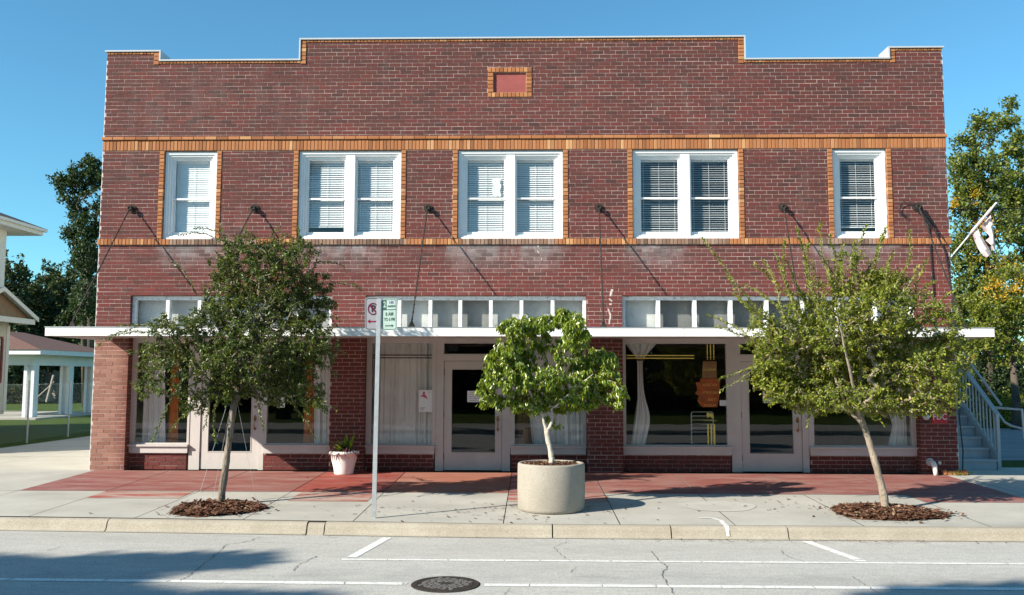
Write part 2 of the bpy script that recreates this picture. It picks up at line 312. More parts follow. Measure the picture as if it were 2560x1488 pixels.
M = dict(brick=brick_mat(), mortar=mortar_mat(), tan=tan_mat(), tansill=tan_mat(True),
    white=plain('white_paint', (.80, .80, .79), .45, .03, 3, dirt=((.55, .54, .5), .3)),
    fascia=plain('canopy_paint', (.80, .80, .775), .5, .04, 5, dirt=((.52, .50, .45), .45)),
    pink=plain('mauve_white_paint', (.54, .50, .475), .5, .05, 3, dirt=((.42, .36, .34), .35)),
    peel=plain('peeling_paint', (.74, .74, .72), .7, .08, 20, dirt=((.22, .20, .18), .9)),
    coping=plain('metal_coping', (.47, .48, .49), .4, .06, 2, .0, dirt=((.38, .38, .38), .4)),
    stucco=plain('side_stucco', (.55, .50, .44), .9, .1, 3),
    plaque=plain('plaque_red', (.30, .075, .065), .8, .12, 7),
    dark=plain('dark_interior', (.028, .024, .024), .9, .3, 1.5), roomwall=plain('room_wall', (.10, .085, .08), .9, .15, 1),
    floor_in=plain('dark_floor', (.03, .026, .024), .5, .2, 2), roof=plain('roof_felt', (.12, .12, .12), .9),
    glass=glass_mat(), glassd=glass_mat('dusty_glass', (.85, .87, .87), .8),
    blind=plain('blind_slat', (.80, .81, .81), .5, .02, 4), curtain=plain('curtain_cloth', (.80, .78, .75), .9, .08, 3),
    curtain_o=plain('orange_drape', (.55, .15, .035), .85, .2, 5), curtain_b=plain('brown_drape', (.16, .075, .045), .9, .2, 4),
    paper=plain('paper', (.75, .76, .77), .7, .02, 5), ink=plain('faded_ink', (.22, .24, .25), .7), pinkink=plain('pink_print', (.55, .07, .14), .7, .2, 30),
    yellow=plain('yellow_decal', (.85, .70, .16), .6, .1, 10), orange=plain('orange_print', (.40, .09, .02), .6, .3, 9), tanprint=plain('brown_print', (.30, .16, .07), .6, .2, 9), redtx=plain('red_letter', (.88, .42, .10), .6),
    iron=plain('rusty_iron', (.045, .036, .03), .8, .4, 20, .4), brass=plain('aged_brass', (.32, .19, .10), .35, .2, 20, .9), chrome=plain('chrome', (.75, .75, .76), .15, .02, 5, 1),
    galv=plain('galvanised_steel', (.50, .52, .53), .45, .12, 14, .6), stair=plain('blue_grey_paint', (.43, .45, .46), .5, .05, 5, dirt=((.26, .27, .27), .4)),
    signw=plain('sign_white_shaded', (.42, .41, .42), .4, .02, 4), signb=plain('sign_back', (.3, .31, .31), .5, .05, 4, .5), maroon=plain('sign_maroon', (.17, .018, .05), .4), black=plain('sign_black', (.02, .016, .022), .5), green=plain('sign_green', (.015, .075, .055), .4), mint=plain('sign_mint_shaded', (.31, .41, .37), .4),  # white and mint sign faces carry shade in their colour, darker than the real panels
    fdc=plain('fire_red', (.45, .02, .03), .4), 
    side=concrete('sidewalk_concrete', (.39, .37, .325), (.49, .47, .41)), drive=concrete('driveway_concrete', (.43, .40, .335), (.52, .49, .415), spots=False),
    kerb=concrete('kerb_concrete', (.335, .292, .225), (.45, .405, .325), spots=False, scale=2.2, stain=(.30, .235, .15), agg=.4), joint=plain('joint_dirt', (.07, .06, .05), .9),
    road=road_mat(), line=white_line(), crack=plain('crack', (.15, .145, .135), .95),
    redA=paint_red('red_floor_paint', (.24, .072, .060), (.40, .72), (.36, .25, .215)), redB=paint_red('bright_red_paint', (.29, .060, .045), (.48, .76)), salmon=paint_red('salmon_paint', (.35, .135, .09), (.5, .8)), redW=paint_red('worn_red_paint', (.34, .085, .065), (.42, .56), (.42, .37, .31), 1.3),
    pale=concrete('pale_patch', (.43, .41, .365), (.53, .51, .455), spots=False), planter=concrete('planter_concrete', (.32, .29, .24), (.39, .355, .30), spots=False, scale=4, stain=(.30, .27, .22), agg=.3),
    soil=plain('soil', (.06, .035, .022), .95, .3, 20), pot=plain('white_plastic', (.82, .80, .76), .35, .02, 4),
    lawn=grass_mat('lawn_grass', (.07, .115, .02), (.12, .17, .035)), scrub=grass_mat('rough_ground', (.06, .07, .03), (.12, .11, .05)), lane=concrete('lane_asphalt', (.22, .22, .23), (.30, .30, .30), spots=False),
    cream=plain('cream_siding', (.62, .575, .47), .7, .04, 3), creamt=plain('cream_trim', (.72, .69, .61), .6, .03, 3), shingle=plain('dark_shingle', (.055, .05, .05), .9, .3, 20), redframe=plain('dark_red_frame', (.22, .035, .03), .6), brownsh=plain('brown_shingle', (.15, .080, .062), .9, .25, 14), soffit=plain('soffit_brown', (.25, .17, .10), .8),
    cpost=plain('carport_white', (.74, .76, .77), .5, .04, 3), woodf=plain('weathered_fence', (.42, .38, .30), .9, .25, 7), stake=plain('grey_wood', (.38, .33, .27), .9, .2, 9),
    wire=plain('black_cable', (.02, .02, .022), .6), flag=plain('faded_flag', (.70, .57, .55), .85, .14, 7, dirt=((.50, .20, .18), .6)),
    bark1=bark('crape_bark', (.13, .105, .082), (.30, .25, .20), 14), bark1b=bark('pale_crape_bark', (.22, .175, .135), (.40, .33, .255), 14), bark2=bark('ficus_bark', (.42, .37, .30), (.60, .55, .46), 7), bark3=bark('dark_bark', (.06, .05, .04), (.15, .12, .09), 5),
    leafL=leaf_mat('dark_leaf', [(0, (.036, .058, .012)), (.5, (.068, .105, .020)), (.8, (.12, .17, .030)), (.93, (.21, .26, .045)), (1, (.14, .075, .035))], .38, .25),
    leafC=leaf_mat('ficus_leaf', [(0, (.075, .115, .012)), (.5, (.165, .24, .024)), (.85, (.27, .36, .04)), (1, (.40, .42, .07))], .25, .35, .7),
    leafR=leaf_mat('olive_leaf', [(0, (.085, .12, .018)), (.4, (.17, .215, .030)), (.8, (.27, .32, .045)), (.95, (.36, .37, .06)), (1, (.18, .09, .05))], .42, .35),
    leafO=leaf_mat('oak_leaf', [(0, (.014, .030, .010)), (.6, (.030, .058, .016)), (1, (.060, .095, .025))], .6, .25),
    leafB=leaf_mat('scrub_leaf', [(0, (.025, .042, .018)), (.6, (.058, .088, .034)), (.9, (.09, .13, .05)), (1, (.10, .06, .05))], .7, .2),
    leafY=leaf_mat('light_leaf', [(0, (.08, .11, .016)), (.5, (.17, .21, .03)), (1, (.30, .32, .05))], .5, .4), leafG=leaf_mat('mid_leaf', [(0, (.05, .075, .014)), (.5, (.12, .155, .028)), (1, (.22, .26, .045))], .5, .35),
    bloom=leaf_mat('yellow_bloom', [(0, (.50, .26, .015)), (1, (.60, .42, .04))], .6, .3), mulch=island_mat('bark_mulch', [(0, (.06, .026, .017)), (.5, (.135, .062, .038)), (.9, (.22, .12, .072)), (1, (.40, .29, .19))]), litter=island_mat('dead_leaf', [(0, (.06, .03, .018)), (1, (.20, .10, .05))]),
    strap=leaf_mat('strap_leaf', [(0, (.10, .20, .02)), (1, (.28, .42, .05))], .4, .3), purple=leaf_mat('purple_leaf', [(0, (.05, .02, .035)), (1, (.13, .06, .08))], .4, .15))
def panelgrey(i, v): return plain('papered_pane_%d' % i, (v, v, v * .97), .8, .08, 5, dirt=((v * .6, v * .6, v * .58), .5))

# ------------------------------------------------------------------ ground, road, pavement
def kyf(x): return float(np.interp(x, [-40, 1.45, 4.25, 7.52, 13.42, 60], [-3.6, -4.47, -4.60, -4.77, -4.80, -4.9]))
def struct(name, mb, mat): return tag(mb.build(name, mat, None, name == 'kerb'), kind='structure')
S = .025
struct('ground', MB().poly([(-900, -900, -.5), (900, -900, -.5), (900, 900, -.5), (-900, 900, -.5)]), M['scrub'])
struct('lawn', MB().poly([(-120, .0, -.03), (120, .0, -.03), (120, 120, -.03), (-120, 120, -.03)]), M['lawn'])
mb = MB(); xs = [-40, -20, -6, .1, 1.45, 2.85, 4.25, 5.65, 7.52, 8.95, 10.35, 11.9, 13.42, 15.2, 17.5, 20, 40]; g = .006
for i in range(len(xs) - 1):
    a, b = xs[i] + g, xs[i + 1] - g
    lo = [(a, kyf(a) + .012), (b, kyf(b) + .012)]
    ym = -2.36
    for (ya, yb) in (((0.3 if False else 0.02), ym + g), (ym - g, None)):
        y0a, y0b = (yb, yb) if yb is not None else (lo[0][1], lo[1][1])
        mb.poly([(a, y0a, S * y0a), (b, y0b, S * y0b), (b, ya, S * min(ya, 0)), (a, ya, S * min(ya, 0))])
struct('sidewalk', mb, M['side'])
kx = [-40, 1.45, 4.25, 7.52, 13.42, 40]
mb = MB()
for i in range(5): a, b = kx[i], kx[i + 1]; mb.poly([(a, kyf(a) - .03, S * kyf(a) - .014), (b, kyf(b) - .03, S * kyf(b) - .014), (b, 0, -.012), (a, 0, -.012)])
struct('sidewalk_joint', mb, M['joint'])
# driveway beside the building
mb = MB(); dx = [-4.42, -2.3, -.02]
for i, (ya, yb) in enumerate(((.03, 2.6), (2.62, 5.2), (5.22, 8.2), (8.22, 12), (12.02, 16))):
    for j in range(2):
        x0, x1 = dx[j] + (.005 if j else 0), dx[j + 1] - .005
        mb.poly([(x0, ya, 0), (x1, ya, 0), (x1, yb, 0), (x0, yb, 0)])
struct('driveway', mb, M['drive'])
struct('driveway_joint', MB().poly([(-4.4, 0, -.008), (0, 0, -.008), (0, 16, -.008), (-4.4, 16, -.008)]), M['joint'])
# kerb with broken joints
mb = MB(); prof = [(0, -.119), (-.03, -.118), (-.055, -.120), (-.075, -.125), (-.09, -.133), (-.105, -.146), (-.115, -.163), (-.125, -.195), (-.14, -.228), (-.155, -.243), (-.175, -.252), (-.20, -.2545)]
cuts = [-40, -25, -12, -6, -2.9, .9, 2.55, 5.1, 5.32, 8.12, 9.55, 10.95, 13.95, 16.4, 20, 30, 60]
for i in range(len(cuts) - 1):
    a, b = cuts[i] + .008, cuts[i + 1] - .008; n = max(1, int((b - a) / .8)); px = [a + (b - a) * k / n for k in range(n + 1)]
    dz = -.012 if abs(cuts[i] - 5.1) < .01 else 0
    for k in range(n):
        for q in range(len(prof) - 1):
            (ya, za), (yb, zb) = prof[q], prof[q + 1]
            mb.poly([(px[k], kyf(px[k]) + yb, zb + dz), (px[k + 1], kyf(px[k + 1]) + yb, zb + dz), (px[k + 1], kyf(px[k + 1]) + ya, za + dz), (px[k], kyf(px[k]) + ya, za + dz)])
    for xx, sgn in ((px[0], 1), (px[-1], -1)):
        pp = [(xx, kyf(xx) + y, z + dz) for y, z in prof] + [(xx, kyf(xx) - .20, -.3), (xx, kyf(xx), -.3)]
        mb.poly(pp[::sgn])
struct('kerb', mb, M['kerb'])
RZ = -.26
struct('road', MB().poly([(-60, -14, RZ), (60, -14, RZ), (60, -4.6, RZ), (-60, -4.0, RZ)]), M['road'])
struct('far_sidewalk', MB().box(-60, 60, -18, -14, -.5, -.12), M['side'])
struct('far_lawn', MB().poly([(-120, -120, -.12), (120, -120, -.12), (120, -18, -.12), (-120, -18, -.12)]), M['lawn'])
mb = MB()
def stripe(p, q, wd, z=RZ + .004):
    p, q = Vector((*p, 0)), Vector((*q, 0)); L = (q - p).length; t = (q - p) / L; nn = Vector((-t.y, t.x, 0)) * wd / 2; s = 0
    while s < L:
        e = min(L, s + random.uniform(.35, .8)); a, b = p + t * s, p + t * (e - .012); sk_ = t * random.uniform(-.02, .02)
        mb.poly([(*(a - nn).xy, z), (*(b - nn).xy, z), (*(b + nn + sk_).xy, z), (*(a + nn + sk_).xy, z)]); s = e
stripe((5.86, -6.27), (40, -6.24), .07); stripe((-30, -7.0), (2.9, -7.30), .10); stripe((2.9, -7.30), (6.70, -7.36), .10); stripe((7.43, -7.38), (40, -7.42), .10)
stripe((6.13, -4.98), (5.93, -6.20), .11); stripe((11.12, -5.03), (11.36, -6.2), .11); 
struct('road_marking', mb, M['line'])
mb = MB()
def crack(pts, wd=.006):
    P = [at(a, b, 0, False) * 0 + _g(a, b) for a, b in pts]
    for i in range(len(P) - 1):
        a, b = Vector(P[i]), Vector(P[i + 1]); n = 6; prev = None
        for k in range(n + 1):
            c = a.lerp(b, k / n) + Vector((random.uniform(-.015, .015), random.uniform(-.02, .02), 0)) * (0 < k < n)
            if prev is not None:
                t = (c - prev).normalized(); nn = Vector((-t.y, t.x, 0)) * wd * random.uniform(.4, 1)
                mb.poly([prev - nn, c - nn, c + nn, prev + nn])
            prev = c
def _g(px, py, Z=RZ + .0055):
    r = ray(px, py, False); return CAM + r * (Z - CAM[2]) / r[2]
crack([(650, 1342), (625, 1352), (565, 1362), (540, 1385), (510, 1410), (470, 1440), (450, 1452)])
crack([(790, 1390), (770, 1400), (742, 1415), (735, 1428)]); crack([(150, 1366), (118, 1376)], .004)
crack([(1415, 1354), (1385, 1368), (1400, 1385), (1430, 1405)], .004); crack([(1628, 1378), (1645, 1400), (1668, 1415), (1655, 1435), (1672, 1465), (1685, 1485)], .006)
crack([(1950, 1375), (1968, 1390), (2010, 1405)], .004); crack([(2130, 1440), (2160, 1460), (2200, 1484)], .005); crack([(1440, 1418), (1425, 1432)], .003); crack([(1275, 1468), (1262, 1488)], .003)
struct('road_crack', mb, M['crack'])
# painted band on the pavement
def pave(name, polys, mat, dz=.004):
    mb = MB()
    for P in polys: mb.poly([(x, y, S * y + dz) for x, y in P])
    return struct(name, mb, mat)
def R_(x0, x1, y0, y1): return [(x0, y1), (x1, y1), (x1, y0), (x0, y0)]
e = .008
pave('red_painted_band', [R_(.1 + e, 1.45 - e, -.01, -2.34), R_(1.45 + e, 2.85 - e, -.01, -2.34), R_(2.85 + e, 4.25 - e, -.01, -2.34)] + [R_(7.52 + e, 8.95 - e, -.01, -2.34), R_(8.95 + e, 10.35 - e, -.01, -2.34), R_(10.35 + e, 11.9 - e, -.01, -2.34), R_(11.9 + e, 13.42 - e, -.01, -2.34)] + [R_(13.42 + e, 15.0, -.01, -2.34)], M['redA'])
pave('bright_red_paint', [R_(4.25 + e, 5.65 - e, -.01, -2.34)], M['redB'])
pave('salmon_paint', [R_(5.65 + e, 7.52 - e, -.01, -2.34)], M['salmon'])
pave('worn_red_paint', [R_(1.45 + e, 2.80, -2.40, -3.02), R_(4.42, 5.55, -2.40, -3.2), R_(7.52 + e, 8.95 - e, -2.40, -3.15)], M['redW'])
pave('red_paint_extension', [R_(13.42 + e, 15.0, -2.37, -3.0)], M['redA'])
mb = MB()
cx, cyy = 10.42, -3.42
mb.poly([(cx + .52 * math.cos(a) * (1 + .08 * math.sin(3 * a)), cyy + .42 * math.sin(a), S * cyy + S * .42 * math.sin(a) + .004) for a in [2 * math.pi * i / 40 for i in range(40)]])
struct('pale_patch', mb, M['pale'])
# white spray mark across the kerb
mb = MB(); P = [(10.0, -4.30), (10.16, -4.34), (10.235, -4.50), (10.225, -4.68), (10.225, -4.83)]
for i in range(len(P) - 1):
    (a, b), (c, d) = P[i], P[i + 1]; z1 = S * b + .006 if b > -4.78 else -.110; z2 = S * d + .006 if d > -4.78 else -.1145; wd = .03
    mb.poly([(a - wd * (i > 0), b - wd * (i == 0), z1), (c - wd * (i > 0), d - wd * (i == 0), z2), (c + wd, d + wd * (i == 0), z2), (a + wd * (i > 0), b + wd * (i == 0), z1)])
KP = [(-.05, -.115), (-.09, -.128), (-.12, -.160), (-.145, -.225)]
for i in range(3): (a, b), (c, d) = KP[i], KP[i + 1]; wd = .03 - .006 * i; mb.poly([(10.225 - wd, kyf(10.2) + c - .004, d), (10.225 + wd, kyf(10.2) + c - .004, d), (10.225 + wd, kyf(10.2) + a - .004, b), (10.225 - wd, kyf(10.2) + a - .004, b)])
struct('sprayed_mark', mb, plain('spray_paint', (.66, .65, .62), .8, .2, 30, dirt=((.45, .43, .38), .6)))
# manhole
mh = thing('manhole_cover', 'round dark cast iron manhole cover set in the road on the white line', 'manhole cover', (7.065, -7.37, RZ))
MB().lathe([(0, .006), (.262, .006), (.262, .0005)], (7.065, -7.37, RZ + .002), 48).build('lid', M['iron'], mh)
MB().lathe([(.268, 0), (.268, .007), (.315, .007), (.325, .0)], (7.065, -7.37, RZ + .002), 48).build('frame', M['iron'], mh)
mb = MB()
for i in range(-7, 8):
    y = i * .032; L = math.sqrt(max(0, .225 ** 2 - y * y))
    x = -L
    while x < L - .03:
        l2 = random.uniform(.03, .07)
        if abs(x + l2 / 2) > .05 or abs(y) > .05: mb.box(7.065 + x, 7.065 + min(x + l2, L), -7.37 + y, -7.37 + y + .014, RZ + .008, RZ + .013)
        x += l2 + .014
for k in range(4):
    a = k * math.pi / 2 + .3; mb.lathe([(0, .005), (.02, .005), (.02, 0)], (7.065 + .24 * math.cos(a), -7.37 + .24 * math.sin(a), RZ + .008), 10)
mb.build('raised_pattern', plain('worn_iron', (.22, .21, .20), .5, .3, 30, .5), mh)

# ------------------------------------------------------------------ the brick building
W = 15.3
bld = thing('brick_building', 'two storey dark red brick commercial building with tan brick bands and a stepped parapet', 'building', (W / 2, 0, 0))
PARA = [(0, .98, 7.60), (.98, 3.61, 7.42), (3.61, 11.73, 7.81), (11.73, 14.36, 7.385), (14.36, W, 7.585)]   # x0,x1,top of brick
WIN = [(1.15, 2.11), (3.62, 5.49), (6.53, 8.43), (9.69, 11.59), (13.28, 14.23)]
WZ0, WZ1 = 4.15, 5.775
TRA = [(.62, 4.27), (4.89, 8.84), (9.48, 14.66)]
CP = .0704
holes = []
for x0, x1, zt in PARA: holes.append((x0, x1, zt, 9))
for x0, x1 in WIN: holes += [(x0, x1, WZ0 - .01, WZ1 + .01)]
for x0, x1 in TRA: holes += [(x0, x1, -1, 3.12)]
PLQ = (7.17, 7.76, 6.85, 7.22)
tanz = [(-1, W + 1, 5.775, 6.04), (-1, W + 1, 4.035, 4.15), (7.06, 7.87, 6.755, 7.32)]
tw = .095
for x0, x1 in WIN: tanz += [(x0 - tw, x0, WZ0, WZ1), (x1, x1 + tw, WZ0, WZ1)]
def brick_rows(mb, x0, x1, z0, z1, holes, yf=0, deep=.2, base=0., bond=.2135, zoff=0, thin=.03):
    r = math.floor((z0 - base) / CP)
    while base + r * CP < z1:
        a, b = max(z0, base + r * CP + .005), min(z1, base + (r + 1) * CP - .005)
        if b - a > .012:
            ed = sorted({x0, x1} | {min(max(h[0], x0), x1) for h in holes} | {min(max(h[1], x0), x1) for h in holes})
            runs = []
            for i in range(len(ed) - 1):
                xa, xb = ed[i], ed[i + 1]
                if xb - xa < 1e-4: continue
                xm = (xa + xb) / 2; lo, hi = a, b
                for h in holes:
                    if h[0] < xm < h[1] and h[2] < hi and h[3] > lo:
                        if h[2] <= lo and h[3] >= hi: lo = hi; break
                        if h[2] > lo: hi = h[2] - .004
                        else: lo = h[3] + .004
                if hi - lo < .014: continue
                if runs and abs(runs[-1][1] - xa) < 1e-4 and abs(runs[-1][2] - lo) < 1e-4 and abs(runs[-1][3] - hi) < 1e-4: runs[-1][1] = xb
                else: runs.append([xa, xb, lo, hi])
            off = (r % 2) * bond / 2 + (r % 5) * .006
            for xa, xb, lo, hi in runs:
                k = math.floor((xa - off) / bond); 
                while k * bond + off < xb:
                    p, q = k * bond + off + .005, (k + 1) * bond + off - .005; k += 1
                    L = p <= xa; Rr = q >= xb; p = max(p, xa); q = min(q, xb)
                    if q - p < .02: continue
                    j = random.uniform(-.0012, .0012); jz = random.uniform(-.0015, .0015)
                    mb.box(p + random.uniform(0, .002), q, yf + j, yf + (deep if (L or Rr) else thin), lo + jz, hi + jz, back=False)
        r += 1
mb = MB(); brick_rows(mb, 0, W, 0, 7.9, holes + tanz, base=4.035)
mb.build('brickwork', M['brick'], bld)
# mortar backing
def slab(mb, x0, x1, z0, z1, holes, y0, y1):
    ex = sorted({x0, x1} | {min(max(v, x0), x1) for h in holes for v in h[:2]}); ez = sorted({z0, z1} | {min(max(v, z0), z1) for h in holes for v in h[2:]})
    for i in range(len(ex) - 1):
        st = None
        for j in range(len(ez)):
            free = False
            if j < len(ez) - 1 and ex[i + 1] - ex[i] > 1e-5:
                xm, zm = (ex[i] + ex[i + 1]) / 2, (ez[j] + ez[j + 1]) / 2; free = not any(h[0] < xm < h[1] and h[2] < zm < h[3] for h in holes)
            if free and st is None: st = ez[j]
            if not free and st is not None: mb.box(ex[i], ex[i + 1], y0, y1, st, ez[j]); st = None
mb = MB(); gh = [(h[0] - .007, h[1] + .007, h[2] - .007, h[3] + .007) for h in holes]
gh += [(PLQ[0], PLQ[1], PLQ[2], PLQ[3])]
gh = [g_ for g_ in gh]
slab(mb, .006, W - .006, 0, 7.9, gh, .0042, .19)
mb.build('mortar_bed', M['mortar'], bld)
mb = MB(); mb.box(0, W, .0025, .02, 5.777, 6.038).box(0, W, .0025, .02, 4.037, 4.149).box(7.062, 7.165, .0025, .02, 6.76, 7.315).box(7.765, 7.868, .0025, .02, 6.76, 7.315).box(7.165, 7.765, .0025, .02, 7.223, 7.315).box(7.165, 7.765, .0025, .02, 6.76, 6.848)
for x0, x1 in WIN: mb.box(x0 - tw, x0 - .006, .0025, .02, 4.149, 5.777).box(x1 + .006, x1 + tw, .0025, .02, 4.149, 5.777)
mb.build('trim_joint', plain('dark_mortar', (.12, .07, .045), .95, .3, 12), bld)
# tan brick trim
def tanrow(mb, xa, xb, z0, z1, y0, y1, pitch):
    n = max(1, round((xb - xa) / pitch)); p = (xb - xa) / n
    for i in range(n): mb.bbox(xa + i * p + .004, xa + (i + 1) * p - .004, y0 + random.uniform(-.002, .002), y1, z0 + random.uniform(0, .003), z1 - random.uniform(0, .003), .005)
def tancol(mb, xa, xb, z0, z1, y0, y1, pitch=CP):
    n = max(1, round((z1 - z0) / pitch)); p = (z1 - z0) / n
    for i in range(n): mb.bbox(xa + random.uniform(0, .004), xb - random.uniform(0, .004), y0 + random.uniform(-.003, .002), y1, z0 + i * p + .004, z0 + (i + 1) * p - .004, .006)
mb = MB(); tanrow(mb, -.015, W + .015, 5.785, 5.972, -.006, .1, .0665); mb.build('soldier_course', M['tan'], bld)
mb = MB(); tanrow(mb, -.03, W + .03, 5.98, 6.04, -.032, .1, .2135); mb.build('belt_course', M['tan'], bld)
mb = MB(); tanrow(mb, -.03, W + .03, 4.04, 4.147, -.034, .2, .0665); mb.build('sill_course', M['tansill'], bld)
mb = MB()
for i, (x0, x1, zt) in enumerate(PARA):
    tanrow(mb, x0 + (.1 if 0 < i and PARA[i - 1][2] < zt else 0), x1 - (.1 if i < 4 and PARA[i + 1][2] < zt else 0), zt - .0, zt + .045, -.012, .2, .0665)
for i in range(4):
    z0, z1 = sorted((PARA[i][2], PARA[i + 1][2])); x = PARA[i][1]
    if PARA[i][2] > PARA[i + 1][2]: tancol(mb, x - .1, x, z0 - .02, z1 + .045, -.014, .2)
    else: tancol(mb, x, x + .1, z0 - .02, z1 + .045, -.014, .2)
mb.build('parapet_trim', M['tan'], bld)
mb = MB()
for i, (x0, x1, zt) in enumerate(PARA):
    a = x0 - (.03 if (i == 0 or PARA[i - 1][2] < zt) else -.0); b = x1 + (.03 if (i == 4 or PARA[i + 1][2] < zt) else -.0)
    mb.box(a, b, -.035, .42, zt + .048, zt + .075)
for i in range(4):
    z0, z1 = sorted((PARA[i][2], PARA[i + 1][2])); x = PARA[i][1]; s_ = 1 if PARA[i][2] > PARA[i + 1][2] else -1
    mb.box(min(x + .003 * s_, x + .03 * s_), max(x + .003 * s_, x + .03 * s_), -.033, .42, z0 + .076, z1 + .047)
mb.build('coping', M['coping'], bld)
mb = MB(); tanrow(mb, 7.06, 7.87, 7.225, 7.315, -.012, .1, .073); tanrow(mb, 7.06, 7.87, 6.76, 6.845, -.012, .1, .073)
tancol(mb, 7.06, 7.165, 6.85, 7.22, -.012, .1); tancol(mb, 7.765, 7.87, 6.85, 7.22, -.012, .1); mb.build('plaque_surround', M['tan'], bld)
MB().box(7.17, 7.76, .03, .12, 6.85, 7.22).build('plaque', M['plaque'], bld)
# corner strips: old render coming through at both ends
mb = MB()
for x in (-.012, W + .002):
    z = 0; mb = MB()
    while z < 7.4:
        z2 = z + random.uniform(.2, .6); mb.box(x, x + .01, random.uniform(.008, .02), .19, z, min(z2, 7.5)); z = z2
    mb.build('corner_render', M['peel'], bld)
# body behind the front
mb = MB(); mb.box(.0, .25, .195, 15, 0, 7.2).box(W - .25, W, .195, 15, 0, 7.2).box(.25, W - .25, 14.8, 15, 0, 7.2); mb.build('side_wall', M['stucco'], bld)
MB().box(.25, W - .25, .195, 14.8, 6.85, 7.0).build('roof', M['roof'], bld)
mb = MB(); mb.box(.25, W - .25, .22, 14.8, 3.16, 3.9).box(.25, W - .25, 7, 7.1, 0, 3.15).box(.25, W - .25, 3.4, 3.5, 3.9, 6.85)
for x in (4.5, 9.1): mb.box(x, x + .15, .3, 7, 0, 3.15)
for x in (2.9, 6.0, 9.05, 12.4): mb.box(x, x + .1, .25, 3.4, 3.9, 6.85)
mb.build('partition', M['roomwall'], bld)
MB().box(.25, W - .25, .3, 7, -.02, .015).build('shop_floor', M['floor_in'], bld)

# ---- upper windows
def slats(mb, x0, x1, z0, z1, tilt, y=.215, wd=.05, pitch=.041):
    z = z1 - .03; tilt0 = tilt
    while z > z0 + .02:
        h = wd / 2; tilt = tilt0 + random.uniform(-.07, .07); ct, st = math.cos(tilt), math.sin(tilt)
        mb.poly([(x0, y - h * ct, z - h * st), (x1, y - h * ct, z - h * st), (x1, y, z + .003), (x0, y, z + .003)])
        mb.poly([(x0, y, z + .003), (x1, y, z + .003), (x1, y + h * ct, z + h * st), (x0, y + h * ct, z + h * st)])
        z -= pitch + random.uniform(-.0015, .0015)
    mb.box(x0, x1, y - .022, y + .022, z1 - .035, z1); mb.box(x0, x1, y - .018, y + .018, z0, z0 + .018)
    for fx in (.1, .5, .9):
        xx = x0 + (x1 - x0) * fx; mb.box(xx - .002, xx + .002, y - .028, y - .025, z0, z1)
wl = ['single sash window with a nearly closed white blind', None, None, None, None]
BL = {0: [(70, 0)], 1: [(52, .13), (54, .04)], 2: [(52, 0), (52, 0)], 3: [(20, 0), (17, 0)], 4: [(22, .11)]}
for i, (x0, x1) in enumerate(WIN):
    wd_ = MB(); a, b, c, d = x0 + .004, x1 - .004, WZ0 + .004, WZ1 - .004
    # casing (three steps), sloping sill
    for (ins, t_, ya, yb) in ((0, .05, .035, .12), (.05, .035, .06, .14), (.085, .035, .095, .2)):
        A, B, C_, D_ = a + ins, b - ins, c + ins * .55, d - ins
        wd_.box(A, A + t_, ya, yb, C_, D_).box(B - t_, B, ya, yb, C_, D_).box(A + t_, B - t_, ya, yb, D_ - t_, D_).box(A + t_, B - t_, ya, yb, C_, C_ + (.03 if ins < .08 else .035))
    win = wd_.build('window', M['white'], bld)
    lites = [(a + .12, b - .12)]
    if x1 - x0 > 1.2:
        m_ = (a + b) / 2; MB().box(m_ - .082, m_ + .082, .052, .2, c + .031, d - .051).build('mullion', M['white'], win); lites = [(a + .12, m_ - .082), (m_ + .082, b - .12)]
    for q, (la, lb) in enumerate(lites):
        zb, zt, zm = c + .08, d - .12, 4.905; sb = MB(); s_ = .038
        for (u0, u1, y0) in ((zb, zm + .018, .150), (zm - .012, zt, .118)):
            bt = .062 if u0 == zb else .03
            sb.box(la, la + s_, y0, y0 + .03, u0, u1).box(lb - s_, lb, y0, y0 + .03, u0, u1).box(la + s_, lb - s_, y0, y0 + .03, u1 - .03, u1).box(la + s_, lb - s_, y0, y0 + .03, u0, u0 + bt)
        sb.build('sash', M['white'], win)
        MB().poly([(la + s_, .165, zb + .06), (lb - s_, .165, zb + .06), (lb - s_, .165, zm), (la + s_, .165, zm)]).poly([(la + s_, .133, zm + .015), (lb - s_, .133, zm + .015), (lb - s_, .133, zt - .03), (la + s_, .133, zt - .03)]).build('pane', M['glass'], win)
        tl, gap = BL[i][q]; mb = MB(); slats(mb, la + .02, lb - .02, zb + .03 + gap, zt - .02, math.radians(tl), .225); mb.build('blind', M['blind'], win)
for i, (x0, x1) in enumerate(WIN):
    for xa, xb in ((x0 - tw, x0 - .004), (x1 + .004, x1 + tw)):
        mb = MB(); tancol(mb, xa, xb, WZ0 + .002, WZ1 + .005, -.012, .2); mb.build('window_surround', M['tan'], bld)
# sheet of paper taped inside the centre pane and a machine behind the fourth window
pp = at(1222, 458, .2)
mb = MB(); n = 6; G = [[(pp[0] - .075 + .15 * i / n + .012 * math.sin(j * 1.7), .184 + .003 * math.sin(i * 2.1 + j), pp[2] - .2 + .34 * j / 8 + .006 * math.sin(i * 2)) for i in range(n + 1)] for j in range(9)]
for j in range(8):
    for i in range(n): mb.poly([G[j][i], G[j][i + 1], G[j + 1][i + 1], G[j + 1][i]])
tag(mb.build('crumpled_paper', M['paper']), 'crumpled white paper stuck inside the middle upstairs window', 'paper')

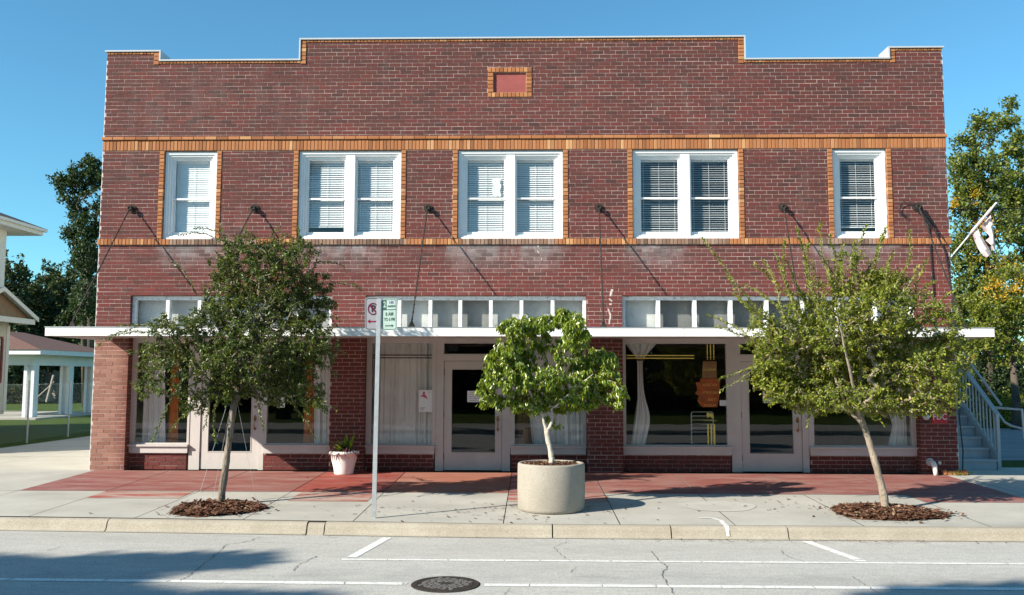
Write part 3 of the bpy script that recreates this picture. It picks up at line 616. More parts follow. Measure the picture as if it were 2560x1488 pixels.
# ---- transom lights over the canopy
MUL = [[1.27, 1.85, 2.46, 3.06, 3.66], [5.48, 6.04, 6.58, 7.13, 7.68, 8.24], [10.13, 10.78, 11.42, 12.06, 12.69, 13.33, 13.98]]
GR = [[.50, .42, .22, .40, .35, .3], [.42, .50, .30, .22, .42, .40, .44], [.48, .16, .17, .14, .15, .14, .2, .5]]
pi_ = 0
for i, (x0, x1) in enumerate(TRA):
    mb = MB(); mb.box(x0 + .003, x0 + .06, .08, .2, 2.44, 3.115).box(x1 - .06, x1 - .003, .08, .2, 2.44, 3.115).box(x0 + .06, x1 - .06, .08, .2, 3.05, 3.115).box(x0 + .06, x1 - .06, .06, .2, 2.44, 2.56)
    for x in MUL[i]: mb.box(x - .032, x + .032, .075, .2, 2.56, 3.05)
    tr = mb.build('transom_window', M['peel'], bld)
    ed = [x0 + .03] + MUL[i] + [x1 - .03]
    for k in range(len(ed) - 1):
        pi_ += 1
        MB().poly([(ed[k] + .03, .15, 2.56), (ed[k + 1] - .03, .15, 2.56), (ed[k + 1] - .03, .15, 3.05), (ed[k] + .03, .15, 3.05)]).build('pane', M['glassd'], tr)
        MB().poly([(ed[k] + .0, .29 + .0, 2.40), (ed[k + 1] - .0, .29, 2.40), (ed[k + 1], .29, 3.13), (ed[k], .29, 3.13)]).build('paper_backing', panelgrey(pi_, min(.78, GR[i][k] * 1.45)), tr)

# ---- storefronts at the back of a 0.2 m recess
YS = .2
def display(x0, x1, g0, g1, k0, k1, pane=True):     # outer frame x0..x1, glass g0..g1, brick kick wall k0..k1
    mb = MB()
    mb.box(x0, g0, YS - .03, YS + .05, .45, 2.27).box(g1, x1, YS - .03, YS + .05, .45, 2.27).box(x0, x1, YS - .035, YS + .06, 2.27, 2.44).box(g0, g1, YS - .02, YS + .05, .45, .475)
    mb.box(x0 - .0, x1 + .0, YS - .10, YS + .06, .415, .449).box(x0 + .01, x1 - .01, YS - .065, YS + .05, .30, .414)
    w_ = mb.build('display_window', M['pink'], bld)
    MB().poly([(g0, YS + .01, .475), (g1, YS + .01, .475), (g1, YS + .01, 2.27), (g0, YS + .01, 2.27)]).build('pane', M['glass'], w_)
    mb = MB(); brick_rows(mb, k0, k1, .0, .298, [], yf=YS - .02, deep=.05, base=0); mb.build('kick_brickwork', M['brick'], bld)
    MB().box(k0 + .005, k1 - .005, YS - .012, YS + .12, 0, .297).build('kick_mortar', M['mortar'], bld)
    return w_
def door(x0, x1, g0, g1, la, lb, handle=True):      # leaf x0..x1, glass g0..g1, jamb outer la..lb
    mb = MB(); zt = 1.95
    mb.box(la, x0 - .006, YS - .02, YS + .08, 0, 2.27).box(x1 + .006, lb, YS - .02, YS + .08, 0, 2.27).box(x0 - .006, x1 + .006, YS - .02, YS + .08, zt + .006, 2.085).box(x0 - .03, x1 + .03, YS - .045, YS - .021, 2.05, 2.075)
    mb.box(la, lb, YS - .035, YS + .06, 2.27, 2.44)
    fr = mb.build('door_frame', M['pink'], bld)
    MB().poly([(x0, YS + .02, 2.085), (x1, YS + .02, 2.085), (x1, YS + .02, 2.27), (x0, YS + .02, 2.27)]).build('pane', M['glass'], fr)
    mb = MB(); y0, y1 = YS, YS + .045
    mb.box(x0, g0, y0, y1, .012, zt).box(g1, x1, y0, y1, .012, zt).box(g0, g1, y0, y1, 1.80, zt).box(g0, g1, y0, y1, .012, .325)
    for (p, q, r_, s_) in ((g0 - .012, g0, .313, 1.812), (g1, g1 + .012, .313, 1.812), (g0, g1, .313, .325), (g0, g1, 1.80, 1.812)): mb.box(p, q, y0 - .006, y0 - .0005, r_, s_)
    dr = mb.build('door', M['pink'], bld)
    MB().poly([(g0, y0 + .02, .325), (g1, y0 + .02, .325), (g1, y0 + .02, 1.80), (g0, y0 + .02, 1.80)]).build('pane', M['glass'], dr)
    hx = x1 - .07
    mb = MB().lathe([(0, -.0), (.028, 0), (.028, .008), (.0, .012)], (0, 0, 0), 16); mb.v = [(hx + x, y0 - z, 1.12 + y) for x, y, z in mb.v]
    n0 = len(mb.v); mb.prism([(hx + .026 * math.cos(a), .92 + .055 * math.sin(a)) for a in [2 * math.pi * i / 16 for i in range(16)]], y0 - .008, y0 - .0005)
    mb.prism([(hx + .02 * math.cos(a), .73 + .03 * math.sin(a)) for a in [2 * math.pi * i / 12 for i in range(12)]], y0 - .008, y0 - .0005)
    mb.tube([(hx, y0 - .01, .91), (hx, y0 - .055, .89), (hx, y0 - .06, .82), (hx, y0 - .05, .76), (hx, y0 - .01, .735)], .010, 8)
    mb.build('handle', M['brass'], dr)
    for z in (.2, .95, 1.7): MB().box(x0 - .012, x0 + .004, y0 - .012, y0 - .001, z, z + .11).build('hinge', M['iron'], dr)
# thicker posts between door frames and show windows
display(.62, 1.70, .70, 1.66, .62, 1.66); door(1.90, 2.95, 2.04, 2.81, 1.70, 3.05); display(3.05, 4.27, 3.10, 4.20, 3.05, 4.27)
display(4.89, 6.14, 4.98, 6.08, 4.89, 6.12); door(6.29, 7.33, 6.43, 7.21, 6.14, 7.48); display(7.48, 8.84, 7.56, 8.78, 7.50, 8.84)
display(9.48, 11.42, 9.55, 11.34, 9.48, 11.40); door(11.60, 12.66, 11.74, 12.51, 11.42, 12.78); display(12.78, 14.66, 12.87, 14.58, 12.80, 14.66)
# ceiling over the shop windows
MB().box(.25, W - .25, .31, 7, 2.45, 2.47).build('shop_ceiling', M['roomwall'], bld)

# ---- canopy with tie rods
CX0, CX1, CY = .29, 14.90, -2.19
can = MB().box(CX0 + .02, CX1 - .02, CY + .03, .162, 2.36, 2.41).build('canopy', M['pink'], bld)
mb = MB(); cs = [CX0, 1.75, 4.6, 7.4, 10.2, 12.9, CX1]
for i in range(len(cs) - 1): mb.box(cs[i] + .003, cs[i + 1] - .003, CY, CY + .028, 2.295, 2.425)
mb.box(CX0, CX0 + .018, CY + .03, -.01, 2.295, 2.425).box(CX1 - .018, CX1, CY + .03, -.01, 2.295, 2.425)
mb.build('fascia', M['fascia'], can)
MB().box(CX0 - .006, CX1 + .006, CY - .008, -.01, 2.427, 2.437).build('flashing', M['galv'], can)
rods = [(.58, .66, 325), (2.83, 2.60, 0), (5.99, 6.0, 0), (9.07, 8.98, 0), (12.36, 12.03, 0), (14.74, 14.5, 0)]
for xa, xb, _ in rods:
    z0 = 4.71
    mb = MB(); mb.tube([(xa, 0, z0), (xa, -.03, z0)], .075, 12); mb.tube([(xa, -.03, z0), (xa, -.10, z0)], .04, 10)
    mb.tube([(xa + .035 * math.cos(a), -.10 + .0 * a, z0 - .01 + .035 * math.sin(a)) for a in [2 * math.pi * k / 10 for k in range(11)]], .012, 6, False)
    mb.build('wall_anchor', M['iron'], bld)
    mb = MB(); a, b = Vector((xa, -.11, z0 - .03)), Vector((xb, CY + .12, 2.53))
    n = 34
    for k in range(n):      # eye-bar links
        p, q = a.lerp(b, k / n), a.lerp(b, (k + 1) / n); mb.tube([p, p.lerp(q, .5), q], [.011, .018 if k % 2 else .012, .011], 5, False)
    mb.tube([a, b], .011, 6); mb.build('tie_rod', M['iron'], bld)
    bx = Vector((xb, CY + .12, 2.437)); mb = MB(); mb.prism([(bx.x - .055, 2.438), (bx.x + .055, 2.438), (bx.x + .015, 2.53), (bx.x - .015, 2.53)], CY + .10, CY + .14); mb.build('rod_foot', M['iron'], can)
for pts, w0 in (([(1508, 712), (1500, 735), (1506, 742), (1497, 760), (1503, 775), (1499, 798)], .022), ([(1318, 597), (1325, 606), (1323, 618), (1332, 630), (1334, 642)], .010)):
    q_ = [at(a_, b_, -.004) for a_, b_ in pts]; mb = MB()
    for k in range(len(q_) - 1):
        n_ = 4
        for m_ in range(n_):
            if random.random() < .3: continue
            a_ = q_[k] + (q_[k + 1] - q_[k]) * m_ / n_; b_ = q_[k] + (q_[k + 1] - q_[k]) * (m_ + 1) / n_; wa = w0 * random.uniform(.3, 1); mb.box(min(a_[0], b_[0]) - wa, max(a_[0], b_[0]) + wa * random.uniform(.2, .9), -.0045, .002, b_[2], a_[2])
    mb.build('lime_run', plain('lime_deposit', (.50, .42, .38), .9, .3, 20), bld)
# cables at the right hand corner
mb = MB()
def sag(a, b, s, n=10): return [tuple(Vector(a).lerp(Vector(b), k / n) - Vector((0, 0, s * math.sin(math.pi * k / n)))) for k in range(n + 1)]
for k in range(7): mb.tube(sag((14.64 + .03 * k, -.03 - .01 * k, 4.74 - .015 * k), (14.93 + .015 * k, -.05, 4.36 + .02 * (k % 3)), random.uniform(-.03, .05)), .008, 5)
for k in range(3): mb.tube([(14.56 + (.12 + .02 * k) * math.cos(a), -.03 - .01 * k, 4.66 + (.11 + .02 * k) * math.sin(a)) for a in [2 * math.pi * j / 16 for j in range(13)]], .005, 5)
mb.tube([(14.93, -.02, 4.45), (14.95, -.02, 4.0), (14.97, -.02, 3.3), (14.98, -.02, 2.5)], .012, 5); mb.tube([(14.95, -.02, 3.15), (14.4, -.02, 3.16), (13.5, -.02, 3.14)], .009, 5)
mb.tube([(15.36, .02, 2.6), (15.34, -.01, 1.0), (15.38, -.01, .4), (15.36, 0, .03)], .012, 5); mb.tube([(15.0, -.05, 4.35), (15.2, -.03, 3.9), (15.31, -.01, 3.2), (15.32, -.01, 2.5)], .012, 5)
mb.build('cable', M['wire'], bld)
# ---- fire department connection
t = thing('fire_connection_sign', 'red square sign with white letters FDC on the right hand brick pier', 'sign', (15.05, 0, 1.0))
MB().box(14.86, 15.14, -.018, -.006, .875, 1.105).build('panel', M['fdc'], t)
text_mesh('lettering', 'FDC', .15, 15.0, -.0205, .99, M['white'], t, width=.235)
t = thing('alarm_bell', 'round pale alarm bell on the brick pier left of the red sign', 'bell', (14.76, 0, 1.0))
mb = MB().lathe([(0, .05), (.03, .048), (.058, .03), (.062, .0)], (0, 0, 0), 20); mb.v = [(14.76 + x, -.012 - z, .99 + y) for x, y, z in mb.v]; mb.build('dome', M['galv'], t, True)
MB().box(14.72, 14.80, -.014, -.004, .95, 1.03).build('base_plate', M['iron'], t)
t = thing('standpipe', 'white elbow pipe coming out of the foot of the brick pier', 'pipe', (14.8, 0, 0))
MB().tube([(14.80, 0, .21), (14.80, -.10, .21), (14.80, -.15, .20), (14.80, -.18, .15), (14.81, -.185, .08), (14.815, -.19, .0)], [.04, .04, .045, .045, .038, .036], 12).build('elbow', M['pot'], t, True)
MB().tube([(14.80, 0, .21), (14.80, -.02, .21)], .07, 14).tube([(14.95, 0, .20), (14.95, -.06, .20)], .03, 12).build('flange', M['galv'], t)

# ------------------------------------------------------------------ shop window contents
def pleats(name, x0f, x1f, z0, z1, y, amp, waves, mat, label, n=64, m=14, phase=0):
    V = []; Fs = []
    for j in range(m + 1):
        v = j / m; xa, xb = x0f(v), x1f(v)
        for i in range(n + 1):
            u = i / n; V.append((xa + (xb - xa) * u, y + amp * (.75 * math.sin(u * waves * 2 * math.pi + phase + 1.6 * math.sin(5 * u + 1.2 * v)) + .45 * math.sin(u * waves * 9.3 + 2 * math.sin(u * 7) + .6 * v)) * (.6 + .4 * math.sin(u * 17 + 2 * v)), z1 + (z0 - z1) * v))
    for j in range(m):
        for i in range(n): a = j * (n + 1) + i; Fs.append((a, a + n + 1, a + n + 2, a + 1))
    me = bpy.data.meshes.new(name); me.from_pydata(V, [], Fs)
    return tag(link(name, me, mat, None, True), label, 'curtain')
lin = lambda a, b: (lambda v: a + (b - a) * v)
pleats('curtain', lin(.74, .72), lin(1.10, 1.18), .45, 2.3, .42, .03, 5, M['curtain'], 'off-white curtain at the left end of the leftmost shop window')
pleats('drape', lin(1.20, 1.16), lin(1.34, 1.36), .45, 2.3, .52, .02, 2, M['curtain_o'], 'orange drape beside the off-white curtain in the leftmost shop window', 24)
pleats('curtain', lin(3.86, 3.90), lin(4.24, 4.24), .45, 2.3, .42, .03, 5, M['curtain'], 'off-white curtain hanging next to the second brick pier')
pleats('drape', lin(3.70, 3.68), lin(3.86, 3.88), .45, 2.3, .52, .02, 2, M['curtain_o'], 'orange drape right of the left shop door', 24)
pleats('curtain', lin(4.96, 4.96), lin(6.14, 6.14), .45, 2.3, .40, .035, 12, M['curtain'], 'wide pleated off-white curtain filling the window behind the sign post', 160)
pleats('curtain', lambda v: 7.75 + .18 * max(0, v - .3), lin(8.84, 8.84), .45, 2.3, .42, .035, 9, M['curtain'], 'pale grey curtain behind the potted tree', 120)
pleats('drape', lin(7.56, 7.62), lambda v: 7.78 + .17 * max(0, v - .3), .45, 2.3, .5, .02, 3, M['curtain_b'], 'brown drape left of the pale curtain behind the potted tree', 30)
tz = .17
pleats('tied_curtain', lambda v: 9.56 + (.22 if v > tz else .22 * v / tz) - (.12 * max(0, v - .55) / .45), lambda v: 10.15 - (.27 * v / tz if v < tz else .27) + .12 * math.exp(-((v - .75) / .2) ** 2), .45, 2.3, .40, .025, 5, M['curtain'], 'white curtain tied high at the left of the big dark window', 60, 26)
MB().box(9.77, 9.91, .35, .44, 1.965, 2.01).build('curtain_tie', M['curtain_b']).__setitem__('label', 'brown tie band holding the white curtain in the big dark window'); bpy.data.objects['curtain_tie']['category'] = 'curtain tie'
td = .80
pleats('tied_curtain', lambda v: 13.9 + (.46 * v / td if v < td else .46 - .1 * (v - td) / (1 - td)), lambda v: 14.64 - (.0 if v < .6 else .05), .45, 2.3, .42, .025, 5, M['curtain'], 'white curtain tied low at the right end of the rightmost shop window', 60, 26)

def notice(x0, x1, z0, z1, y, label, lines=5, cat='notice'):
    t = thing('notice', label, cat, ((x0 + x1) / 2, y, z0)); MB().box(x0, x1, y, y + .002, z0, z1).build('sheet', M['paper'], t)
    mb = MB(); h = (z1 - z0)
    for k in range(lines):
        z = z1 - h * (.15 + .7 * k / max(1, lines - 1)); wdt = random.uniform(.55, .8) * (x1 - x0); xm = (x0 + x1) / 2; x = xm - wdt / 2
        while x < xm + wdt / 2: l_ = random.uniform(.01, .025); mb.box(x, x + l_, y - .001, y - .0002, z - .004, z + .004); x += l_ + .008
    mb.build('print', M['ink'], t); return t
a = at(1150, 962, .21); b = at(1187, 990, .21); notice(a[0], b[0], b[2], a[2], .212, 'white landscape notice on the middle shop door')
a = at(1877, 958, .21); b = at(1914, 992, .21); notice(a[0], b[0], b[2], a[2], .212, 'white notice on the right shop door beside the leaves')
a = at(683, 972, .21); b = at(698, 1003, .21); notice(a[0], b[0] + .02, b[2], a[2], .204, 'white notice in the window right of the left shop door', 4)
a = at(1771, 985, .21); b = at(1790, 999, .21); notice(a[0], b[0], b[2], a[2], .204, 'small white card low in the big dark window next to the door post', 3)
# pink poster
a = at(1031, 960, .2); b = at(1066, 1014, .2); t = thing('poster', 'white poster with a pink figure in the curtained shop window', 'poster', (a[0], .2, b[2]))
MB().box(a[0], b[0], .203, .205, b[2], a[2]).build('sheet', M['paper'], t)
cx, cz = a[0] + .09, a[2] - .10
mb = MB(); mb.prism([(cx + .020 * math.cos(q), cz + .045 + .026 * math.sin(q)) for q in [2 * math.pi * i / 12 for i in range(12)]], .2010, .2025)
mb.prism([(cx - .07, cz - .035), (cx - .03, cz - .01), (cx, cz - .03), (cx + .03, cz - .04), (cx + .065, cz - .075), (cx + .05, cz - .02), (cx + .02, cz + .018), (cx - .02, cz + .018), (cx - .05, cz)], .2010, .2025); mb.build('pink_figure', M['pinkink'], t)
mb = MB()
for k in range(3): mb.box(a[0] + .02, a[0] + .02 + .06 + .02 * k, .2015, .2026, b[2] + .03 + .02 * k, b[2] + .038 + .02 * k)
mb.box(a[0] + .17, a[0] + .2, .2015, .2026, a[2] - .04, a[2] - .03); mb.build('print', M['ink'], t)
# yellow stripes and the museum lettering on the big dark window
yg = YS + .006
t = thing('window_decal', 'yellow stripes on the glass of the big dark window', 'decal', (10.9, yg, 1.3))
def vx(px, py): q = at(px, py, yg, False); return q[0], q[2]
mb = MB()
for (xa, xb) in ((1768, 1767), (1776, 1775), (1784, 1784)):
    p0 = vx(xa, 861); p1 = vx(xb, 899); mb.box(p0[0] - .008, p0[0] + .008, yg, yg + .001, p1[1], p0[1])
for xa in (1770, 1778, 1786):
    p0 = vx(xa, 1060); p1 = vx(xa, 1116); mb.box(p0[0] - .012, p0[0] + .012, yg, yg + .001, max(.478, p1[1]), p0[1])
z1 = vx(1700, 889)[1]; z2 = vx(1700, 896)[1]
mb.build('upright_stripes', M['yellow'], t)
for z in (z1, z2): MB().box(9.57, 10.78, yg, yg + .001, z - .008, z + .008).build('stripe', M['yellow'], t)
MB().box(10.95, 11.33, yg, yg + .001, z1 - .006, z1 + .006).box(10.95, 11.33, yg, yg + .001, z2 - .006, z2 + .006).box(4.99, 6.07, yg, yg + .001, z1 - .01, z1 + .01).box(4.99, 6.07, yg, yg + .001, z2 - .01, z2 + .01).build('dark_stripe', M['iron'], t)
t = thing('museum_poster', 'orange and brown lettered silhouette hanging in the big dark window', 'poster', (10.9, .24, .9))
def pz(px, py): q = at(px, py, .235, False); return q[0], q[2]
def zq(zx, zy): return pz(1680 + zx / 5.233, 850 + zy / 5.233)
MB().prism([zq(*q) for q in ((405, 280), (585, 280), (585, 420), (590, 500), (390, 500), (395, 420))], .235, .237).build('brown_panel', M['tanprint'], t)
MB().prism([zq(*q) for q in ((370, 505), (630, 505), (625, 700), (595, 880), (400, 880), (330, 800), (350, 730), (300, 700), (330, 650), (310, 560), (370, 545))], .235, .237).build('orange_panel', M['orange'], t)
for (s_, zx, zy, wz, hz, mt) in (('MUSEUM', 495, 390, 160, .055, 'yellow'), ('AFRICAN', 495, 590, 190, .07, 'redtx'), ('AMERICAN', 495, 690, 200, .07, 'redtx'), ('ART', 520, 785, 120, .07, 'redtx'), ('FORUM', 500, 858, 150, .06, 'redtx'), ('UNIVERSAL', 500, 1055, 180, .03, 'yellow')):
    x, z = zq(zx, zy); text_mesh('lettering', s_, hz, x, .2325, z, M[mt], t, width=wz / 5.233 * .0071)
x, z = zq(500, 985); MB().prism([(x - .07, z + .03), (x - .02, z + .05), (x, z + .02), (x + .02, z + .05), (x + .07, z - .04), (x + .03, z - .06), (x, z - .02), (x - .05, z - .05)], .235, .2365).build('small_figure', M['yellow'], t)
# chrome ladder back chair inside
t = thing('chrome_chair', 'chrome ladder back chair standing inside the big dark window', 'chair', (10.85, .75, 0))
mb = MB(); p0 = at(1728, 1030, .75, False); p1 = at(1728, 1080, .75, False); xa = p0[0]; xb = xa + .40
for sx in (xa, xb): mb.tube([(sx, .75, .015), (sx, .75, p0[2] - .03), (sx + (.02 if sx == xa else -.02), .75, p0[2])], .011, 8)
for k in range(6):
    z = p0[2] + (p1[2] - p0[2]) * k / 5; mb.tube([(xa, .75, z - .02), (xa + .03, .745, z), (xb - .03, .745, z), (xb, .75, z - .02)], .007, 6)
mb.build('back_frame', plain('pale_metal', (.75, .75, .75), .4), t)
mb = MB(); mb.tube([(xa, .75, .44), (xa, 1.14, .44), (xa, 1.16, .015)], .011).tube([(xb, .75, .44), (xb, 1.14, .44), (xb, 1.16, .015)], .011); mb.build('leg', M['chrome'], t)
MB().box(xa, xb, .77, 1.16, .44, .49).build('seat', M['dark'], t)

# ------------------------------------------------------------------ parking signs
P0 = Vector((5.87, -4.45, S * -4.45))
sg = thing('parking_sign', 'two parking signs side by side on a leaning galvanised post by the kerb', 'sign post', P0)
top = Vector(at(933, 735, -4.45)) ; 
mb = MB(); a, b = P0, Vector((top.x + .0, -4.45, top.z))
t_ = (b - a); n = 14
for i in range(n):       # u-channel post
    p, q = a + t_ * i / n, a + t_ * (i + 1) / n; w_ = .027
    for (dx0, dx1, dy0, dy1) in ((-w_, -w_ + .008, -.012, .012), (w_ - .008, w_, -.012, .012), (-w_ + .008, w_ - .008, -.012, -.007)):
        V = [(p.x + dx0, p.y + dy0, p.z), (p.x + dx1, p.y + dy0, p.z), (p.x + dx1, p.y + dy1, p.z), (p.x + dx0, p.y + dy1, p.z), (q.x + dx0, q.y + dy0, q.z), (q.x + dx1, q.y + dy0, q.z), (q.x + dx1, q.y + dy1, q.z), (q.x + dx0, q.y + dy1, q.z)]
        for f in ((0, 1, 5, 4), (1, 2, 6, 5), (3, 0, 4, 7), (2, 3, 7, 6)): mb.poly([V[k] for k in f])
mb.build('post', M['galv'], sg)
def rrect(x0, x1, z0, z1, r, k=5):
    P = []
    for (cx_, cz_, a0) in ((x1 - r, z1 - r, 0), (x0 + r, z1 - r, 90), (x0 + r, z0 + r, 180), (x1 - r, z0 + r, 270)):
        for i in range(k + 1): q = math.radians(a0 + 90 * i / k); P.append((cx_ + r * math.cos(q), cz_ + r * math.sin(q)))
    return P
def ring(mb, outer, inner, y0, y1):
    n = len(outer)
    for i in range(n):
        a, b, c, d = outer[i], outer[(i + 1) % n], inner[(i + 1) % n], inner[i]
        mb.poly([(a[0], y0, a[1]), (d[0], y0, d[1]), (c[0], y0, c[1]), (b[0], y0, b[1])][::-1])
def plate(rz, px0, px1, py0, py1, mat, dark):
    # built flat around its own centre, then turned about z to face its way
    c0 = at((px0 + px1) / 2, (py0 + py1) / 2, -4.47, False); sc = (at(1000, 700, -4.47, False)[0] - at(999, 700, -4.47, False)[0])
    wd_, ht = (px1 - px0) * sc / math.cos(rz), (py1 - py0) * sc
    return c0, wd_, ht
def place(o_list, c, rz, tilt):
    m_ = Matrix.Translation(Vector(c)) @ Matrix.Rotation(rz, 4, 'Z') @ Matrix.Rotation(tilt, 4, 'Y')
    for o_ in o_list: o_.data.transform(Matrix.Translation(Vector(sg.location))); o_.data.transform(m_ @ Matrix.Translation((0, 0, 0))); o_.data.transform(Matrix.Translation(-Vector(sg.location)))
tilt = -.02
for idx, (x0, x1, y0, y1, rz) in enumerate(((913, 952, 744, 825, math.radians(12)), (954, 993, 747, 826, math.radians(-14)))):
    c, wd_, ht = plate(rz, x0, x1, y0, y1, None, None); hw, hh = wd_ / 2, ht / 2; parts = []
    mat_bg = M['signw'] if idx == 0 else M['mint']; ink = M['maroon'] if idx == 0 else M['green']
    pl = MB().prism(rrect(-hw, hw, -hh, hh, .035), -.002, .002).build('no_parking_panel' if idx == 0 else 'time_limit_panel', mat_bg, sg); parts.append(pl)
    mb = MB(); ring(mb, rrect(-hw + .009, hw - .009, -hh + .009, hh - .009, .03), rrect(-hw + .016, hw - .016, -hh + .016, hh - .016, .025), -.0032, -.0032)
    parts.append(mb.build('border', M['black'] if idx == 0 else M['green'], pl))
    k = hh / .22
    if idx == 0:
        mb = MB(); n = 32; R1, R2 = .082 * k, .066 * k; zc = .065 * k
        o1 = [(R1 * .88 * math.cos(2 * math.pi * i / n), zc + R1 * math.sin(2 * math.pi * i / n)) for i in range(n)]; o2 = [(R2 * .88 * math.cos(2 * math.pi * i / n), zc + R2 * math.sin(2 * math.pi * i / n)) for i in range(n)]
        parts.append(text_mesh('letter', 'P', .125 * k, 0.004, -.0032, zc, M['black'], pl, stretch=.9, offset=.004))
        mb.v = []; mb.f = []; mb.m = []; ring(mb, o1, o2, -.0052, -.0052)
        d_ = .7071; R3 = R2 * .97; ww = .008 * k
        mb.poly([(-R3 * d_ * .88 - ww, -.0050, zc + R3 * d_ - ww), (R3 * d_ * .88 - ww, -.0050, zc - R3 * d_ - ww), (R3 * d_ * .88 + ww, -.0050, zc - R3 * d_ + ww), (-R3 * d_ * .88 + ww, -.0050, zc + R3 * d_ + ww)])
        parts.append(mb.build('prohibition_ring', M['maroon'], pl))
        za = -.105 * k; L = .075
        mb = MB(); mb.prism([(L, za + .008), (-L + .035, za + .008), (-L + .035, za + .028), (-L, za), (-L + .035, za - .028), (-L + .035, za - .008), (L, za - .008)], -.0045, -.0028); parts.append(mb.build('arrow', plain('arrow_red', (.28, .015, .05), .4), pl))
    else:
        mb = MB(); zt_ = hh - .018; zd = hh - .145 * k
        mb.prism([(-hw + .014, zd), (-hw + .065, zd), (-hw + .065, zt_), (-hw + .014, zt_)], -.0042, -.0028); mb.box(-hw + .012, hw - .012, -.0042, -.0028, zd - .012, zd - .002)
        parts.append(mb.build('header_block', M['green'], pl))
        parts.append(text_mesh('lettering', '2', .115 * k, -hw + .040, -.0055, (zd + zt_) / 2, M['mint'], pl, stretch=.75, offset=.002))
        parts.append(text_mesh('lettering', 'HR', .048, .03, -.0035, zt_ - .033, plain('violet_ink', (.12, .10, .22), .5), pl, offset=.002)); parts.append(text_mesh('lettering', 'PARKING', .034, .03, -.0035, zd + .035, M['green'], pl, width=.105, offset=.001))
        parts.append(text_mesh('lettering', '8 AM', .062, 0, -.0035, .005, M['green'], pl, width=.105, offset=.001)); parts.append(text_mesh('lettering', 'TO 6 PM', .056, 0, -.0035, -.07 * k, M['green'], pl, width=.148, offset=.001))
        za = -.155 * k; L = .06; mb = MB(); mb.prism([(-L, za - .006), (L - .03, za - .006), (L - .03, za - .02), (L, za), (L - .03, za + .02), (L - .03, za + .006), (-L, za + .006)], -.0045, -.0028); parts.append(mb.build('arrow', M['green'], pl))
    c = Vector(c); c.y = -4.475 + (.012 if idx else .012)
    place(parts, c, rz, tilt)

# ------------------------------------------------------------------ planter and pots
PC = (8.13, -3.72); pz0 = S * -3.72
q = PC
t = thing('concrete_planter', 'large round beige concrete planter on the pavement', 'planter', (q[0], q[1], pz0 - .012))
MB().lathe([(0, 0), (.40, 0), (.435, .015), (.448, .05), (.455, .30), (.45, .60), (.446, .622), (.435, .63), (.405, .63), (.395, .62), (.392, .50)], (q[0], q[1], pz0 - .012), 72).build('bowl', M['planter'], t, True)
MB().lathe([(0, .60), (.2, .585), (.394, .57)], (q[0], q[1], pz0 - .012), 40).build('soil', M['soil'], t)
def chips(name, gen, n, size, mat, label, cat=None, lift=.01, parent=None, flat=.25):
    V = np.zeros((n * 4, 3)); 
    P = np.array([gen() for _ in range(n)]); a = RNG.uniform(0, 2 * np.pi, n); L = size * RNG.uniform(.5, 1.4, n); Wd = L * RNG.uniform(.2, .45, n)
    tx = np.stack([np.cos(a), np.sin(a), RNG.normal(0, flat, n)], 1); ty = np.stack([-np.sin(a), np.cos(a), RNG.normal(0, flat, n)], 1)
    for k, (s1, s2) in enumerate(((-1, -1), (1, -1), (1, 1), (-1, 1))): V[k::4] = P + tx * (L * s1 / 2)[:, None] + ty * (Wd * s2 / 2)[:, None] + [0, 0, lift]
    me = bpy.data.meshes.new(name); me.from_pydata(V.tolist(), [], np.arange(n * 4).reshape(-1, 4).tolist()); o_ = link(name, me, mat, parent)
    return o_ if parent is not None else tag(o_, label, cat, None, 'stuff')
def disc(cx_, cy_, rx, ry, zf, pw=.5):
    def g():
        a_ = random.uniform(0, 2 * math.pi); r_ = random.random() ** pw; x = cx_ + rx * r_ * math.cos(a_); y = cy_ + ry * r_ * math.sin(a_); return (x, y, zf(x, y, r_))
    return g
chips('planter_mulch', disc(q[0], q[1], .385, .385, lambda x, y, r_: pz0 + .575 + random.uniform(0, .03)), 900, .05, M['mulch'], 'bark chips filling the round concrete planter', 'mulch')
for nm, cx_, cy_, rx, ry, lab, seed in (('mulch_bed', 3.66, -3.88, .58, .66, 'reddish bark mulch around the left street tree', 1), ('mulch_bed', 12.52, -3.88, .70, .68, 'reddish bark mulch around the right street tree', 2)):
    mb = MB(); V = []; k = 30
    def md(cx_, cy_, x, y): d_ = math.hypot((x - cx_) / rx, (y - cy_) / ry); return S * y + .004 + .03 * max(0, 1 - d_ ** 2)
    mb.v.append((cx_, cy_, md(cx_, cy_, cx_, cy_)))
    for rr in (.35, .7, 1.0):
        for i in range(k):
            an = 2 * math.pi * i / k; w_ = .82 * (1 + (.10 * math.sin(3 * an + seed) + .06 * math.sin(7 * an)) * rr) * (1 + .25 * abs(math.cos(an)) ** 3)
            x, y = cx_ + rx * rr * w_ * math.cos(an), max(kyf(cx_) + .03, cy_ + ry * rr * w_ * math.sin(an)); mb.v.append((x, y, md(cx_, cy_, x, y)))
    for i in range(k): mb.f.append((0, 1 + i, 1 + (i + 1) % k)); mb.m.append(0)
    for j in range(2):
        for i in range(k): a_ = 1 + j * k + i; b_ = 1 + j * k + (i + 1) % k; mb.f.append((a_, a_ + k, b_ + k, b_)); mb.m.append(0)
    tag(mb.build('soil_mound', M['mulch']), 'earth under ' + lab, None, None, 'stuff')
    def gen(cx_=cx_, cy_=cy_, rx=rx, ry=ry):
        while True:
            an = random.uniform(0, 2 * math.pi); r_ = random.random() ** .55 * (1.0 if random.random() > .05 else 1.35); r_ *= .84 * (1 + .25 * abs(math.cos(an)) ** 3); x, y = cx_ + rx * r_ * (1 + .08 * math.sin(3 * an + seed)) * math.cos(an), cy_ + ry * r_ * math.sin(an)
            if y > kyf(x) + .04: return (x, y, md(cx_, cy_, x, y) + random.uniform(0, .025))
    chips('mulch_bed', gen, 2600, .062, M['mulch'], lab, 'mulch')
